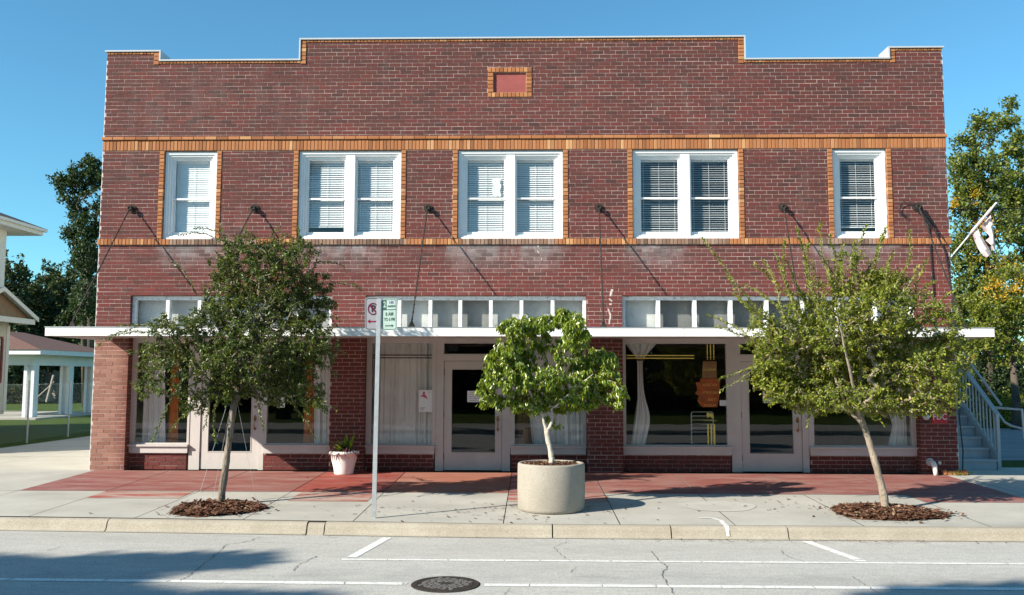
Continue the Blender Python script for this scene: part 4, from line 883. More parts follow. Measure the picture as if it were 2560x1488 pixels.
def lit():
    r_ = random.random()
    if r_ < .45: x, y = random.gauss(7.7, .8), random.gauss(-4.0, .35)
    elif r_ < .75: x, y = random.gauss(11.3, .8), random.gauss(-3.4, .4)
    elif r_ < .9: x, y = random.gauss(5.9, .9), random.gauss(-3.9, .4)
    else: x, y = random.uniform(0, 15), random.uniform(-4.6, -.3)
    y = max(-4.72, min(-.2, y)); return (x, y, S * y + .006)
chips('leaf_litter', lit, 260, .045, M['litter'], 'scattered dead leaves on the pavement', None, .004, None, .12)
def litk(): x = random.choice([random.uniform(9.6, 12.6), random.uniform(5.0, 14)]); return (x, kyf(x) - .26 + random.uniform(-.1, .01), RZ + .018)
chips('gutter_litter', litk, 90, .04, M['litter'], 'dry leaves lying in the gutter', None, .004, None, .12)

t = thing('flower_pot', 'white plastic flower pot with strappy plants by the second brick pier', 'flower pot', (4.62, -.35, S * -.35))
MB().lathe([(0, 0), (.155, 0), (.165, .02), (.175, .1), (.215, .25), (.225, .34), (.255, .345), (.262, .37), (.255, .395), (.24, .40), (.225, .385), (.22, .35), (0, .34)], (4.62, -.35, S * -.35), 48).build('pot', M['pot'], t, True)
def blades(name, c, n, L, wd, mat, parent, spread=1, droop=.3, seed=1, z0=.0):
    rr = random.Random(seed); mb = MB()
    for i in range(n):
        a_ = rr.uniform(0, 2 * math.pi); el = rr.uniform(.5, 1.3); l_ = L * rr.uniform(.6, 1.1); p = Vector(c) + Vector((rr.uniform(-.12, .12), rr.uniform(-.1, .1), 0)); prev = None
        d_ = Vector((math.cos(a_) * math.cos(el) * spread, math.sin(a_) * math.cos(el) * spread, math.sin(el))).normalized(); s_ = Vector((-math.sin(a_), math.cos(a_), 0))
        for k in range(6):
            w_ = wd * (.35, .8, 1, .85, .5, .04)[k]; cur = (p - s_ * w_, p + s_ * w_)
            if prev: mb.poly([prev[0], prev[1], cur[1], cur[0]])
            prev = cur; p = p + d_ * l_ / 5; d_ = (d_ - Vector((0, 0, droop))).normalized()
    return mb.build(name, mat, parent)
t2 = thing('potted_plant', 'broad green and purple strap leaves growing in the white flower pot', 'plant', (4.62, -.35, .33))
blades('green_leaves', (4.60, -.37, .36), 26, .36, .030, M['strap'], t2, 1, .10, 3); blades('purple_leaves', (4.62, -.42, .37), 70, .38, .014, M['purple'], t2, 1.6, .5, 5)

# ------------------------------------------------------------------ trees
def grow(trunks, targets, step, wander, arch, root, rtip, seed):
    rg = np.random.default_rng(seed); P = []; par = []
    for tr in trunks:
        pts = np.array(tr, float)
        for i in range(len(pts) - 1):
            L = np.linalg.norm(pts[i + 1] - pts[i]); n = max(1, int(L / step))
            for k in range(n): P.append(pts[i] + (pts[i + 1] - pts[i]) * k / n); par.append(-2)
        P.append(pts[-1]); par.append(-2)
    nt_ = len(P); P = np.array(P); par = [-1] * nt_
    cap = nt_ + len(targets) * 60; A = np.zeros((cap, 3)); A[:nt_] = P; n = nt_; par = list(par); twigs = []
    T = np.array(targets); T = T[np.argsort(np.linalg.norm(T - np.array(root), axis=1))]
    for tg in T:
        d = np.linalg.norm(A[:n] - tg, axis=1) + .35 * np.maximum(0, np.linalg.norm(A[:n] - root, axis=1) - np.linalg.norm(tg - root)); j = int(np.argmin(d)); D = np.linalg.norm(A[j] - tg)
        if D < step * .3: continue
        m = max(2, int(D / step)); s0 = A[j].copy(); idx = []; prev = j; w1 = rg.normal(0, wander * D, 3)
        for k in range(1, m + 1):
            u = k / m
            if n >= cap: break
            A[n] = s0 + (tg - s0) * u + w1 * math.sin(math.pi * u) + np.array([0, 0, arch * D * math.sin(math.pi * u)]) + rg.normal(0, step * .06, 3) * (k < m)
            par.append(prev); prev = n; idx.append(n); n += 1
        twigs.append(idx)
    A = A[:n]; par = np.array(par); R = np.zeros(n); child = np.zeros(n, bool); child[par[par >= 0]] = True; R2 = np.where(child, 0, rtip ** 2.3)
    for i in range(n - 1, nt_ - 1, -1):
        if R2[i] == 0: R2[i] = rtip ** 2.3
        R2[par[i]] += R2[i]
    R = np.minimum(np.maximum(R2, 1e-12) ** (1 / 2.3), .06); return A, par, R, twigs, nt_
def seg_mesh(name, A, par, R, nt_, mat, parent, k=5, rscale=1, cap=.05):
    i = np.arange(nt_, len(A)); p = par[i]; a, b = A[p], A[i]; ra = np.minimum(R[p], R[i] * 1.6) * rscale; ra = np.minimum(ra, cap); rb = np.minimum(R[i] * rscale, cap)
    d = b - a; L = np.linalg.norm(d, axis=1, keepdims=True) + 1e-9; d = d / L; u = np.cross(d, [.31, .57, .76]); u /= np.linalg.norm(u, axis=1, keepdims=True) + 1e-9; v = np.cross(d, u); n = len(i)
    V = np.zeros((n, 2 * k, 3))
    for j in range(k):
        an = 2 * math.pi * j / k; off = u * math.cos(an) + v * math.sin(an); V[:, j] = a - d * .2 * ra[:, None] + off * ra[:, None]; V[:, k + j] = b + off * rb[:, None]
    base = (np.arange(n) * 2 * k)[:, None]; Fs = np.concatenate([base + np.array([j, (j + 1) % k, k + (j + 1) % k, k + j]) for j in range(k)])
    me = bpy.data.meshes.new(name); me.from_pydata(V.reshape(-1, 3).tolist(), [], Fs.tolist()); return link(name, me, mat, parent, True)
def leaf_mesh(name, B, Dr, Nn, L, Wd, mat, parent, cup=.12, smooth=False):
    n = len(B); Sd = np.cross(Dr, Nn); Sd /= np.linalg.norm(Sd, axis=1, keepdims=True) + 1e-9; L = L[:, None]; Wd = Wd[:, None]
    V = np.zeros((n, 6, 3)); V[:, 0] = B; V[:, 1] = B + Dr * L * .35 + Sd * Wd * .5 + Nn * Wd * cup; V[:, 2] = B + Dr * L * .7 + Sd * Wd * .38 + Nn * Wd * cup; V[:, 3] = B + Dr * L - Nn * L * .08
    V[:, 4] = B + Dr * L * .7 - Sd * Wd * .38 + Nn * Wd * cup; V[:, 5] = B + Dr * L * .35 - Sd * Wd * .5 + Nn * Wd * cup
    base = (np.arange(n) * 6)[:, None]; Fs = np.concatenate([base + np.array([0, 1, 2, 3]), base + np.array([0, 3, 4, 5])])
    me = bpy.data.meshes.new(name); me.vertices.add(n * 6); me.vertices.foreach_set('co', V.reshape(-1)); me.loops.add(n * 8); me.loops.foreach_set('vertex_index', Fs.reshape(-1).astype(np.int32))
    me.polygons.add(n * 2); me.polygons.foreach_set('loop_start', (np.arange(n * 2) * 4).astype(np.int32)); me.update(calc_edges=True)
    return link(name, me, mat, parent)
def norm(v): return v / (np.linalg.norm(v, axis=1, keepdims=True) + 1e-9)
def leaves_on(A, par, twigs, per, spread, droop, tangent, rg, back=99, jit=.016):
    B = []; Dd = []
    for idx in twigs:
        idx = idx[-back:]
        for q, i in enumerate(idx):
            p = par[i]; a, b = A[p], A[i]; t_ = (b - a); t_ = t_ / (np.linalg.norm(t_) + 1e-9)
            for k in range(per):
                u = (k + rg.random()) / per; B.append(a + (b - a) * u + rg.normal(0, jit, 3)); s_ = rg.normal(0, 1, 3); s_ -= t_ * s_.dot(t_); s_ /= np.linalg.norm(s_) + 1e-9
                Dd.append(t_ * tangent + s_ * spread + np.array([0, 0, -droop]))
    B = np.array(B); Dd = norm(np.array(Dd)); return B, Dd
def ell(rg, c, r, n, hollow=.0):
    v = norm(rg.normal(0, 1, (n, 3))); rad = (hollow + (1 - hollow) * rg.random(n)) ** .5; return np.array(c) + v * rad[:, None] * np.array(r)
SHM = 1.7
def street_tree(name, label, trunk, Y, clumps, shoots, step, lsize, lw, per, droop, mats, seed, root, spread=.9, arch=.05, tangent=.5, ydep=.8, back=99, limbs=(), trunk_name='trunk', tcount=1.0, loc=None, rtip=.0028, nup=1.5):
    rg = np.random.default_rng(seed); T = []
    t_ = thing(name, label, 'tree', loc or trunk[0][0])
    for (px, py, rx, rz, n, *yo) in clumps:
        c = at(px, py, Y + (yo[0] if yo else rg.uniform(-.35, .35))); k = mpp(Y); T.append(ell(rg, c, (rx * k, max(rx, rz) * k * ydep, rz * k), int(n * tcount), .15))
    T = np.concatenate(T)
    mb = MB()
    for pts, rs in [(trunk[0:], None)] if False else []: pass
    for (pts, rs) in [trunk] + list(limbs):
        Q = [Vector(p) for p in pts]; PP = []; RR = []
        for i in range(len(Q) - 1):
            p0, p1, p2, p3 = Q[max(i - 1, 0)], Q[i], Q[i + 1], Q[min(i + 2, len(Q) - 1)]
            for k in range(5):
                u = k / 5; PP.append(.5 * ((2 * p1) + (p2 - p0) * u + (2 * p0 - 5 * p1 + 4 * p2 - p3) * u * u + (3 * p1 - p0 - 3 * p2 + p3) * u ** 3) + Vector(rg.normal(0, .0035, 3))); RR.append((rs[i] + (rs[i + 1] - rs[i]) * u) * rg.uniform(.90, 1.10))
        PP.append(Q[-1]); RR.append(rs[-1]); mb.tube(PP, RR, 10)
    mb.build(trunk_name, mats[0], t_, True)
    tr = [[tuple(p) for p in (pts[-2:] if q == 0 else pts)] for q, (pts, rs) in enumerate([trunk] + list(limbs))]
    A, par, R, tw, n0 = grow(tr, T, step, .10, arch, np.array(root), rtip, seed)
    seg_mesh('branches', A, par, R, n0, mats[0], t_, 5, 1, .032)
    B, Dd = leaves_on(A, par, tw, per, spread, droop, tangent, rg, back)
    # upright or arching leafy shoots
    SB = []; SD = []; mb = MB()
    for (p0, p1, yo0, yo1, dens) in shoots:
        a, b = at(*p0, Y + yo0), at(*p1, Y + yo1); Lg = np.linalg.norm(b - a); sag_ = dens[1] if isinstance(dens, tuple) else .0; dn = dens[0] if isinstance(dens, tuple) else dens
        bend_ = rg.normal(0, .06 * Lg, 3); pts = [a + (b - a) * u + (np.array([0, 0, sag_ * Lg]) + bend_) * math.sin(math.pi * u) + rg.normal(0, .008, 3) for u in np.linspace(0, 1, 9)]; mb.tube(pts, [.006 * (1 - .75 * i / 8) for i in range(9)], 5)
        m = int(Lg * dn * SHM)
        for k in range(m):
            u = (k + rg.random()) / m * .999; i = int(u * 8); f = u * 8 - i; p = pts[i] + (pts[i + 1] - pts[i]) * f; tt = norm((pts[i + 1] - pts[i])[None])[0]; s_ = rg.normal(0, 1, 3); s_ -= tt * s_.dot(tt); s_ /= np.linalg.norm(s_)
            SB.append(p); SD.append(tt * .8 + s_ * .8)
    if SB: B = np.concatenate([B, np.array(SB)]); Dd = norm(np.concatenate([Dd, np.array(SD)])); mb.build('shoots', mats[0], t_, True)
    n = len(B); Nn = norm(rg.normal(0, 1, (n, 3)) + [0, 0, nup]); Nn = norm(Nn - Dd * np.sum(Nn * Dd, 1)[:, None])
    leaf_mesh('crown', B, Dd, Nn, lsize * rg.uniform(.6, 1.25, n), lsize * lw * rg.uniform(.75, 1.2, n), mats[1], t_)
    print(name, 'leaves', n); return t_
def pt(px, py, Y): return tuple(at(px, py, Y))
# left crape myrtle
zb = S * -3.54
LT = ([(3.58, -3.54, zb - .02), pt(548, 1200, -3.52), pt(560, 1120, -3.5), pt(566, 1060, -3.48), pt(576, 1000, -3.45), pt(590, 950, -3.45)], [.055, .05, .044, .042, .045, .04])
LL = [([pt(576, 1000, -3.45), pt(600, 900, -3.4), pt(620, 780, -3.4), pt(600, 680, -3.35)], [.032, .026, .018, .01]), ([pt(590, 960, -3.45), pt(660, 880, -3.5), pt(720, 760, -3.6)], [.028, .02, .01]), ([pt(585, 960, -3.45), pt(520, 880, -3.5), pt(470, 800, -3.7)], [.026, .018, .008]), ([pt(585, 940, -3.45), pt(610, 860, -3.1), pt(640, 740, -2.9)], [.024, .018, .008])]
lt = street_tree('street_tree', 'small dark green street tree with a thin leaning trunk in front of the left shop', LT, -3.45,
    [(590, 640, 55, 60, 34), (560, 720, 70, 60, 40), (660, 650, 60, 60, 40), (735, 640, 42, 60, 22), (620, 760, 95, 85, 90), (730, 745, 80, 90, 70), (525, 800, 75, 60, 50), (610, 870, 105, 75, 100), (740, 860, 75, 85, 74), (520, 900, 80, 60, 50), (665, 955, 95, 45, 60), (430, 850, 80, 45, 26), (400, 930, 55, 55, 16), (560, 960, 60, 40, 28), (780, 720, 55, 60, 18), (640, 800, 130, 150, 70), (600, 600, 60, 35, 10), (690, 700, 90, 70, 46), (750, 950, 50, 50, 16), (440, 800, 70, 30, 22), (380, 870, 60, 40, 18), (470, 980, 45, 50, 16), (790, 840, 50, 70, 22), (800, 760, 40, 40, 10), (545, 660, 40, 50, 14), (700, 610, 60, 40, 14), (350, 940, 30, 50, 8), (770, 1000, 40, 40, 8)],
    [((560, 640), (540, 545), 0, 0, 60), ((600, 620), (604, 555), 0, 0, 50), ((730, 640), (733, 560), 0, -.1, 70), ((560, 600), (440, 580), 0, 0, (55, .12)), ((570, 600), (480, 562), 0, -.1, (60, .15)), ((740, 660), (735, 560), -.3, -.3, 70), ((660, 640), (690, 560), 0, 0, 60), ((760, 680), (790, 600), 0, 0, 50), ((780, 700), (890, 712), 0, -.2, (60, .12)), ((770, 650), (850, 660), 0, 0, (50, .1)), ((460, 800), (290, 800), 0, -.3, (70, .14)), ((440, 830), (270, 830), 0, 0, (60, .12)), ((420, 850), (335, 960), 0, -.3, (80, .1)), ((450, 930), (375, 1085), 0, -.4, (70, .1)), ((520, 960), (420, 1060), -.1, -.4, (80, .12)), ((500, 950), (500, 1060), -.2, -.3, 70), ((540, 960), (530, 1090), -.2, -.3, 60), ((640, 980), (650, 1060), 0, -.2, 60), ((690, 960), (830, 1010), 0, -.1, (60, .12)), ((700, 980), (780, 1080), 0, -.1, (60, .12)), ((760, 900), (828, 925), 0, 0, (80, .12)), ((770, 860), (850, 870), 0, 0, (60, .1)), ((740, 800), (840, 790), 0, 0, (50, .1)), ((400, 880), (330, 905), 0, 0, (80, .14)), ((480, 720), (420, 640), 0, 0, (50, .1)), ((420, 820), (240, 850), .2, .6, (50, .12))],
    .06, .048, .42, 7, .55, (M['bark1'], M['leafL']), 5, pt(585, 960, -3.45), arch=.10, tangent=.7, limbs=LL, loc=(3.58, -3.54, zb), ydep=.85, tcount=3.5)
mb = MB()
for (p0, p1) in (((568, 965), (480, 1250)), ((574, 965), (520, 1245)), ((580, 970), (632, 1240))):
    a = at(*p0, -3.5); r_ = ray(*p1); b = CAM + r_ * (-.085 - CAM[2]) / r_[2]; mb.tube([tuple(a), tuple(b)], .0018, 4)
mb.build('guy_wire', M['galv'], lt)
# ficus in the planter
FY = -3.72
FT = ([(8.10, FY, .45), pt(1357, 1130, FY), pt(1351, 1090, FY), pt(1345, 1060, FY)], [.045, .036, .034, .034])
FL = [([pt(1345, 1062, FY), pt(1339, 1040, FY), pt(1330, 1010, FY), pt(1290, 940, FY), pt(1262, 880, FY), pt(1250, 830, FY)], [.026, .02, .018, .016, .012, .006]), ([pt(1346, 1062, FY), pt(1360, 1030, FY + .03), pt(1352, 980, FY + .05), pt(1350, 900, FY)], [.024, .02, .016, .012]), ([pt(1355, 1010, FY), pt(1400, 970, FY - .1), pt(1460, 920, FY - .1)], [.014, .011, .006]), ([pt(1340, 1015, FY), pt(1280, 1000, FY + .1), pt(1220, 970, FY + .1)], [.012, .009, .005]), ([pt(1352, 1000, FY), pt(1420, 1000, FY + .2), pt(1500, 985, FY + .2)], [.012, .009, .004]), ([pt(1290, 940, FY), pt(1320, 860, FY + .1), pt(1370, 800, FY + .1)], [.012, .009, .005])]
street_tree('ficus_tree', 'bright glossy green ficus tree growing in the round concrete planter', FT, FY,
    [(1262, 805, 42, 26, 26), (1320, 800, 35, 22, 16), (1385, 778, 32, 20, 18), (1415, 805, 32, 38, 26), (1250, 860, 42, 40, 30), (1216, 915, 30, 55, 26), (1275, 930, 50, 50, 30), (1330, 965, 60, 34, 32), (1400, 950, 60, 40, 34), (1470, 955, 50, 45, 32), (1500, 900, 32, 42, 22), (1470, 875, 34, 26, 12), (1300, 1000, 50, 18, 14), (1375, 995, 60, 20, 18), (1195, 985, 20, 16, 6), (1515, 975, 24, 34, 12), (1380, 870, 30, 25, 4), (1355, 1040, 30, 18, 3), (1290, 880, 30, 36, 10), (1430, 830, 26, 16, 10), (1200, 950, 28, 40, 10), (1240, 985, 30, 20, 8), (1440, 985, 40, 25, 14), (1530, 960, 18, 30, 6), (1345, 925, 50, 30, 16), (1420, 905, 45, 30, 14), (1310, 845, 60, 40, 26), (1400, 850, 50, 26, 9), (1340, 790, 80, 20, 24), (1450, 915, 50, 60, 24), (1240, 890, 50, 50, 20), (1350, 985, 120, 22, 24), (1300, 920, 60, 40, 16)],
    [], .055, .062, .40, 11, 1.25, (M['bark2'], M['leafC']), 8, pt(1348, 1010, FY), spread=.7, arch=.08, tangent=.35, limbs=FL, loc=(8.13, FY, .45), ydep=.8, back=6, rtip=.0028, nup=.3, tcount=2.2)
# right crape myrtle
RY = -3.69; zr = S * RY
RTk = ([(12.60, RY, zr - .02), pt(2170, 1200, RY), pt(2152, 1130, RY), pt(2133, 1070, RY), pt(2118, 1030, RY), pt(2110, 1000, RY)], [.058, .05, .046, .044, .042, .034])
RL = [([pt(2118, 1040, RY), pt(2085, 1000, RY), pt(2040, 900, RY), pt(1980, 800, RY)], [.026, .022, .016, .008]), ([pt(2112, 1010, RY), pt(2120, 900, RY), pt(2150, 780, RY)], [.03, .022, .01]), ([pt(2112, 1010, RY), pt(2190, 930, RY), pt(2280, 860, RY)], [.026, .018, .008]), ([pt(2110, 1005, RY), pt(2090, 900, RY - .3), pt(2060, 780, RY - .5)], [.024, .018, .008]), ([pt(2112, 1000, RY), pt(2080, 860, RY + .2), pt(2050, 720, RY + .3)], [.024, .016, .008])]
shr = [((2060, 760), (2075, 600)), ((2100, 740), (2120, 620)), ((1980, 800), (1930, 590)), ((2180, 740), (2200, 620)), ((2000, 820), (1860, 650)), ((1960, 850), (1800, 720)), ((2120, 760), (2150, 640)), ((2020, 780), (1990, 600)), ((2240, 780), (2280, 640)), ((1900, 830), (1790, 675)), ((1920, 820), (1725, 585)), ((1930, 800), (1880, 640)), ((1960, 790), (1905, 620)), ((1990, 780), (1960, 560)), ((2010, 760), (2000, 640)), ((2050, 740), (2040, 580)), ((2060, 720), (2018, 545)), ((2090, 720), (2100, 590)), ((2110, 700), (2135, 555)), ((2130, 700), (2170, 575)), ((2150, 700), (2180, 560)), ((2190, 720), (2240, 570)), ((2200, 740), (2260, 660)), ((1880, 860), (1740, 775)), ((1900, 860), (1760, 800)), ((1890, 900), (1820, 855)), ((2220, 760), (2300, 690)), ((2290, 800), (2345, 720)), ((1950, 820), (1830, 700)), ((2000, 800), (1935, 640)), ((2080, 780), (2070, 640)), ((1900, 860), (1770, 930)), ((2300, 850), (2400, 800))]
street_tree('street_tree', 'wide yellow-green street tree with upright shoots in front of the right shop', RTk, RY,
    [(1990, 930, 95, 75, 110), (1900, 860, 60, 60, 36), (1960, 830, 75, 60, 50), (2060, 820, 90, 75, 74), (2160, 770, 85, 75, 80), (2120, 900, 120, 75, 120), (2080, 980, 130, 36, 70), (1930, 960, 60, 45, 36), (2215, 850, 80, 75, 60), (2285, 920, 60, 80, 50), (2320, 850, 55, 50, 26), (2200, 960, 90, 45, 40), (2340, 960, 38, 45, 14), (2180, 700, 70, 45, 30), (2060, 860, 180, 110, 80), (2220, 990, 70, 40, 18), (1970, 760, 60, 50, 20), (2340, 790, 50, 40, 12), (1890, 930, 50, 50, 24), (2350, 880, 50, 60, 24), (2130, 700, 90, 40, 22), (2040, 720, 60, 50, 16), (1880, 800, 40, 50, 14), (2300, 1000, 50, 30, 10), (2000, 1000, 60, 25, 14), (2150, 1005, 90, 22, 20), (2090, 660, 80, 50, 10), (2250, 770, 80, 60, 30)],
    [(a, b, random.uniform(-.3, .3), random.uniform(-.3, .3), 85) for a, b in shr] + [((2110, 1010), (2178, 1045), -.1, -.3, 50), ((2180, 980), (2250, 1030), 0, 0, 60), ((2000, 1000), (1985, 1050), 0, 0, 60), ((1860, 900), (1770, 965), 0, -.2, 40)],
    .06, .046, .5, 6, .25, (M['bark1b'], M['leafR']), 14, pt(2112, 1000, RY), arch=.02, tangent=.7, limbs=RL, loc=(12.6, RY, zr), ydep=.8, tcount=4.3)

# ------------------------------------------------------------------ background trees
def bg_tree(label, trunk, clumps, mat, seed, lsize=.16, step=.3, per=4, group='trees behind the buildings', name='tree', bloom=None, ydep=1, bk=None, cap=.12, jit=.08):
    rg = np.random.default_rng(seed); t_ = thing(name, label, 'tree', trunk[0], group); T = np.concatenate([ell(rg, c, r, n, .2) for c, r, n in clumps])
    n_ = len(trunk); MB().tube(trunk, [cap * 1.6 * (1 - .6 * i / (n_ - 1)) for i in range(n_)], 8).build('trunk', M['bark3'], t_, True)
    A, par, R, tw, n0 = grow([trunk], T, step, .1, .04, np.array(trunk[-1]), .008, seed); seg_mesh('branches', A, par, R, n0, M['bark3'], t_, 4, 1, cap)
    B, Dd = leaves_on(A, par, tw, per, .9, .1, .5, rg, 4, jit); n = len(B); Nn = norm(rg.normal(0, 1, (n, 3)) + [0, 0, .8]); Nn = norm(Nn - Dd * np.sum(Nn * Dd, 1)[:, None])
    leaf_mesh('crown', B, Dd, Nn, lsize * rg.uniform(.5, 1.3, n), lsize * .6 * rg.uniform(.7, 1.2, n), mat, t_)
    if bloom:
        Bs = []
        for c, r, m in bloom:
            for k in range(m): p = ell(rg, c, r, 1)[0]; Bs.append(p + rg.normal(0, .09, (26, 3)))
        Bs = np.concatenate(Bs); m = len(Bs); Dd = norm(rg.normal(0, 1, (m, 3))); Nn = norm(rg.normal(0, 1, (m, 3))); Nn = norm(Nn - Dd * np.sum(Nn * Dd, 1)[:, None]); leaf_mesh('blossom', Bs, Dd, Nn, .07 * rg.uniform(.6, 1.3, m), .05 * rg.uniform(.6, 1.2, m), M['bloom'], t_)
    print('bg', label[:20], n); return t_
def cl(px, py, Y, rx, rz, n, dep=1.0): k = mpp(Y); return (tuple(at(px, py, Y)), (rx * k, max(rx, rz) * k * dep, rz * k), n)
def gr(px, Y): q = at(px, 1000, Y); return (q[0], Y, -.03)
def tk(px, Y, *mid): return [gr(px, Y)] + [tuple(at(a, b, Y)) for a, b in mid]
# left side
bg_tree('tall dark oak with an overhanging crown showing past the left end of the building', tk(225, 30, (222, 800), (215, 620), (240, 520)),
    [cl(215, 430, 30, 45, 40, 110), cl(170, 470, 30, 42, 36, 81), cl(250, 470, 30, 55, 60, 96), cl(150, 440, 30, 30, 14, 24), cl(190, 520, 30, 24, 30, 38), cl(205, 590, 30, 40, 30, 62), cl(270, 540, 30, 50, 60, 72), cl(225, 400, 30, 22, 18, 28), cl(170, 570, 30, 22, 24, 28), cl(185, 555, 30, 20, 34, 28), cl(215, 640, 29, 26, 50, 110), cl(222, 740, 29, 30, 60, 110), cl(215, 560, 29.3, 24, 40, 60)], M['leafO'], 21, .17, .3, 7)
bg_tree('ivy covered trunk rising out of the dark thicket on the left', tk(210, 33, (205, 800), (200, 640)), [cl(205, 640, 33, 26, 55, 144), cl(215, 740, 33, 40, 60, 144), cl(235, 640, 33, 20, 30, 28)], M['leafO'], 22, .16, .3, 6)
k_ = 0
for (px, top, Y, rx, lab) in ((25, 640, 40, 70, 'bluish thin tree behind the cream house'), (75, 690, 43, 60, 'dark bushy tree above the carport roof'), (120, 660, 46, 55, 'dark tree with bare top twigs above the carport'), (165, 665, 43, 55, 'dark green tree right of the carport roof ridge'), (215, 700, 41, 60, 'dark tree touching the left corner of the brick building'), (20, 760, 38, 60, 'reddish dark tree close to the cream house')):
    k_ += 1
    bg_tree(lab, tk(px, Y, (px, 900), (px + 5, top + 90)), [cl(px, top + 45, Y, rx * .7, 45, 110), cl(px - rx * .3, top + 110, Y, rx, 65, 190), cl(px + rx * .3, top + 190, Y, rx, 75, 210), cl(px, top + 270, Y, rx * 1.1, 70, 190), cl(px, top + 10, Y, rx * .5, 35, 16)], M['leafB'], 30 + k_, .26, .4, 6)
rg = np.random.default_rng(99)
def hedge(label, c, r, n, mat, ls, seed, name='shrub_thicket', cat=None):
    rg = np.random.default_rng(seed); P = ell(rg, c, r, n, .1); P[:, 2] = np.maximum(P[:, 2], .02); Dd = norm(rg.normal(0, 1, (n, 3))); Nn = norm(rg.normal(0, 1, (n, 3)) + [0, -.3, .6]); Nn = norm(Nn - Dd * np.sum(Nn * Dd, 1)[:, None])
    o_ = leaf_mesh(name, P, Dd, Nn, ls * rg.uniform(.5, 1.3, n), ls * .55 * rg.uniform(.7, 1.2, n), mat, None); tag(o_, label, cat, None, 'stuff'); return o_
hedge('dark undergrowth behind the carport', (-25, 46, 2.2), (24, 3, 5.2), 42000, M['leafB'], .24, 4)
hedge('dense dark woodland floor behind the left yard', (-34, 52, 3), (40, 4, 4.5), 22000, M['leafB'], .34, 6)
# right side
bg_tree('tall tree with yellow flower clusters right of the brick building', tk(2440, 17, (2435, 900), (2425, 700), (2440, 500)),
    [cl(2440, 300, 17, 60, 28, 57), cl(2485, 252, 17, 26, 16, 19), cl(2420, 330, 17, 30, 40, 35), cl(2365, 345, 17, 22, 22, 22), cl(2480, 300, 17, 30, 16, 17), cl(2380, 410, 17, 50, 34, 74), cl(2450, 440, 17, 50, 40, 79), cl(2400, 500, 17, 60, 40, 110), cl(2370, 580, 17, 40, 50, 66), cl(2440, 660, 17, 70, 45, 101), cl(2390, 720, 17, 55, 50, 101), cl(2460, 760, 17, 60, 50, 101), cl(2390, 440, 17, 60, 60, 66), cl(2360, 660, 17, 40, 60, 44), cl(2378, 400, 17, 40, 60, 70), cl(2372, 500, 17, 40, 60, 70), cl(2380, 620, 17, 50, 60, 80), cl(2375, 760, 17, 50, 60, 80), cl(2470, 560, 17, 70, 60, 90), cl(2400, 850, 17, 60, 50, 70)], M['leafG'], 51, .13, .22, 7,
    bloom=[(tuple(at(2400, 480, 16.6)), (.22, .3, .5), 12), (tuple(at(2350, 500, 16.6)), (.12, .2, .3), 5), (tuple(at(2440, 640, 16.4)), (.9, .5, .5), 9), (tuple(at(2470, 720, 16.2)), (.7, .5, .5), 9), (tuple(at(2490, 660, 16.2)), (.3, .4, .4), 7), (tuple(at(2420, 560, 16.4)), (.4, .4, .5), 7), (tuple(at(2460, 830, 16.0)), (.4, .4, .3), 5)])
bg_tree('dark dense tree at the right edge of the photo', tk(2540, 20, (2535, 900), (2530, 600)), [cl(2520, 350, 20, 40, 50, 66), cl(2530, 450, 20, 70, 60, 154), cl(2520, 550, 20, 60, 60, 132), cl(2540, 660, 20, 70, 60, 110), cl(2470, 380, 20, 34, 30, 35), cl(2500, 480, 20, 50, 60, 88)], M['leafG'], 52, .17, .28, 7)
bg_tree('light yellow-green tree behind the staircase', tk(2500, 14, (2500, 980), (2490, 860)), [cl(2480, 690, 14, 70, 40, 88), cl(2440, 760, 14, 60, 50, 101), cl(2510, 780, 14, 60, 60, 110), cl(2420, 830, 14, 60, 34, 79), cl(2490, 880, 14, 60, 30, 44)], M['leafY'], 53, .12, .2, 7,
    bloom=[(tuple(at(2490, 720, 13.6)), (.6, .4, .5), 10), (tuple(at(2440, 700, 13.5)), (.5, .4, .3), 6)])
bg_tree('dark shady tree low behind the stair rail', tk(2460, 19, (2460, 980), (2450, 900)), [cl(2440, 860, 19, 70, 50, 132), cl(2500, 940, 19, 70, 50, 132), cl(2420, 940, 19, 60, 50, 110), cl(2390, 780, 19, 40, 70, 88)], M['leafO'], 54, .15, .25, 7)
hedge('dark green hedge behind the lane at the right', tuple(at(2490, 990, 17)[:2]) + (1.2,), (6.5, 1.0, 1.4), 16000, M['leafO'], .11, 7)
hedge('sunlit weeds in front of the hedge at the right', tuple(at(2515, 1020, 15.4)[:2]) + (.35,), (2.2, .5, 1.0), 5500, M['leafY'], .09, 8)
hedge('woodland behind the lane', (38, 34, 3), (22, 4, 5), 20000, M['leafO'], .3, 9)
# street trees on the camera's side of the road: their shade lies on the carriageway and they show in the shop glass
def shade(sx, sy, t_, r, n): return ((sx - 1.62 * t_, sy - t_, 1.10 * t_ - .26), r, n)
bg_tree('big tree across the road whose shade falls on the carriageway at the left', [(-17.5, -21.5, -.12), (-17, -21, 3), (-15.5, -19, 7), (-14, -17.5, 9.5)],
    [shade(-2.5, -6.9, 9.4, (1.8, .35, .15), 130), shade(1.5, -6.75, 9.2, (1.9, .4, .18), 200), shade(3.6, -6.55, 9.0, (1.2, .3, .12), 110), shade(4.3, -6.3, 9.0, (.6, .15, .06), 40), shade(-1.8, -6.35, 9.2, (1.2, .12, .06), 60), shade(-.5, -7.5, 9.6, (2.6, .35, .15), 180), shade(3.3, -7.25, 9.2, (1.2, .18, .08), 60), shade(-1.5, -8.6, 10, (4.2, .8, .35), 520), shade(2.9, -8.3, 9.6, (2.4, .6, .25), 300), shade(5.0, -8.1, 9.3, (1.0, .22, .10), 60), shade(-6, -8.5, 10, (3, 1.5, .8), 120)], M['leafG'], 71, .30, .25, 8, group='trees across the road', cap=.2, jit=.05)
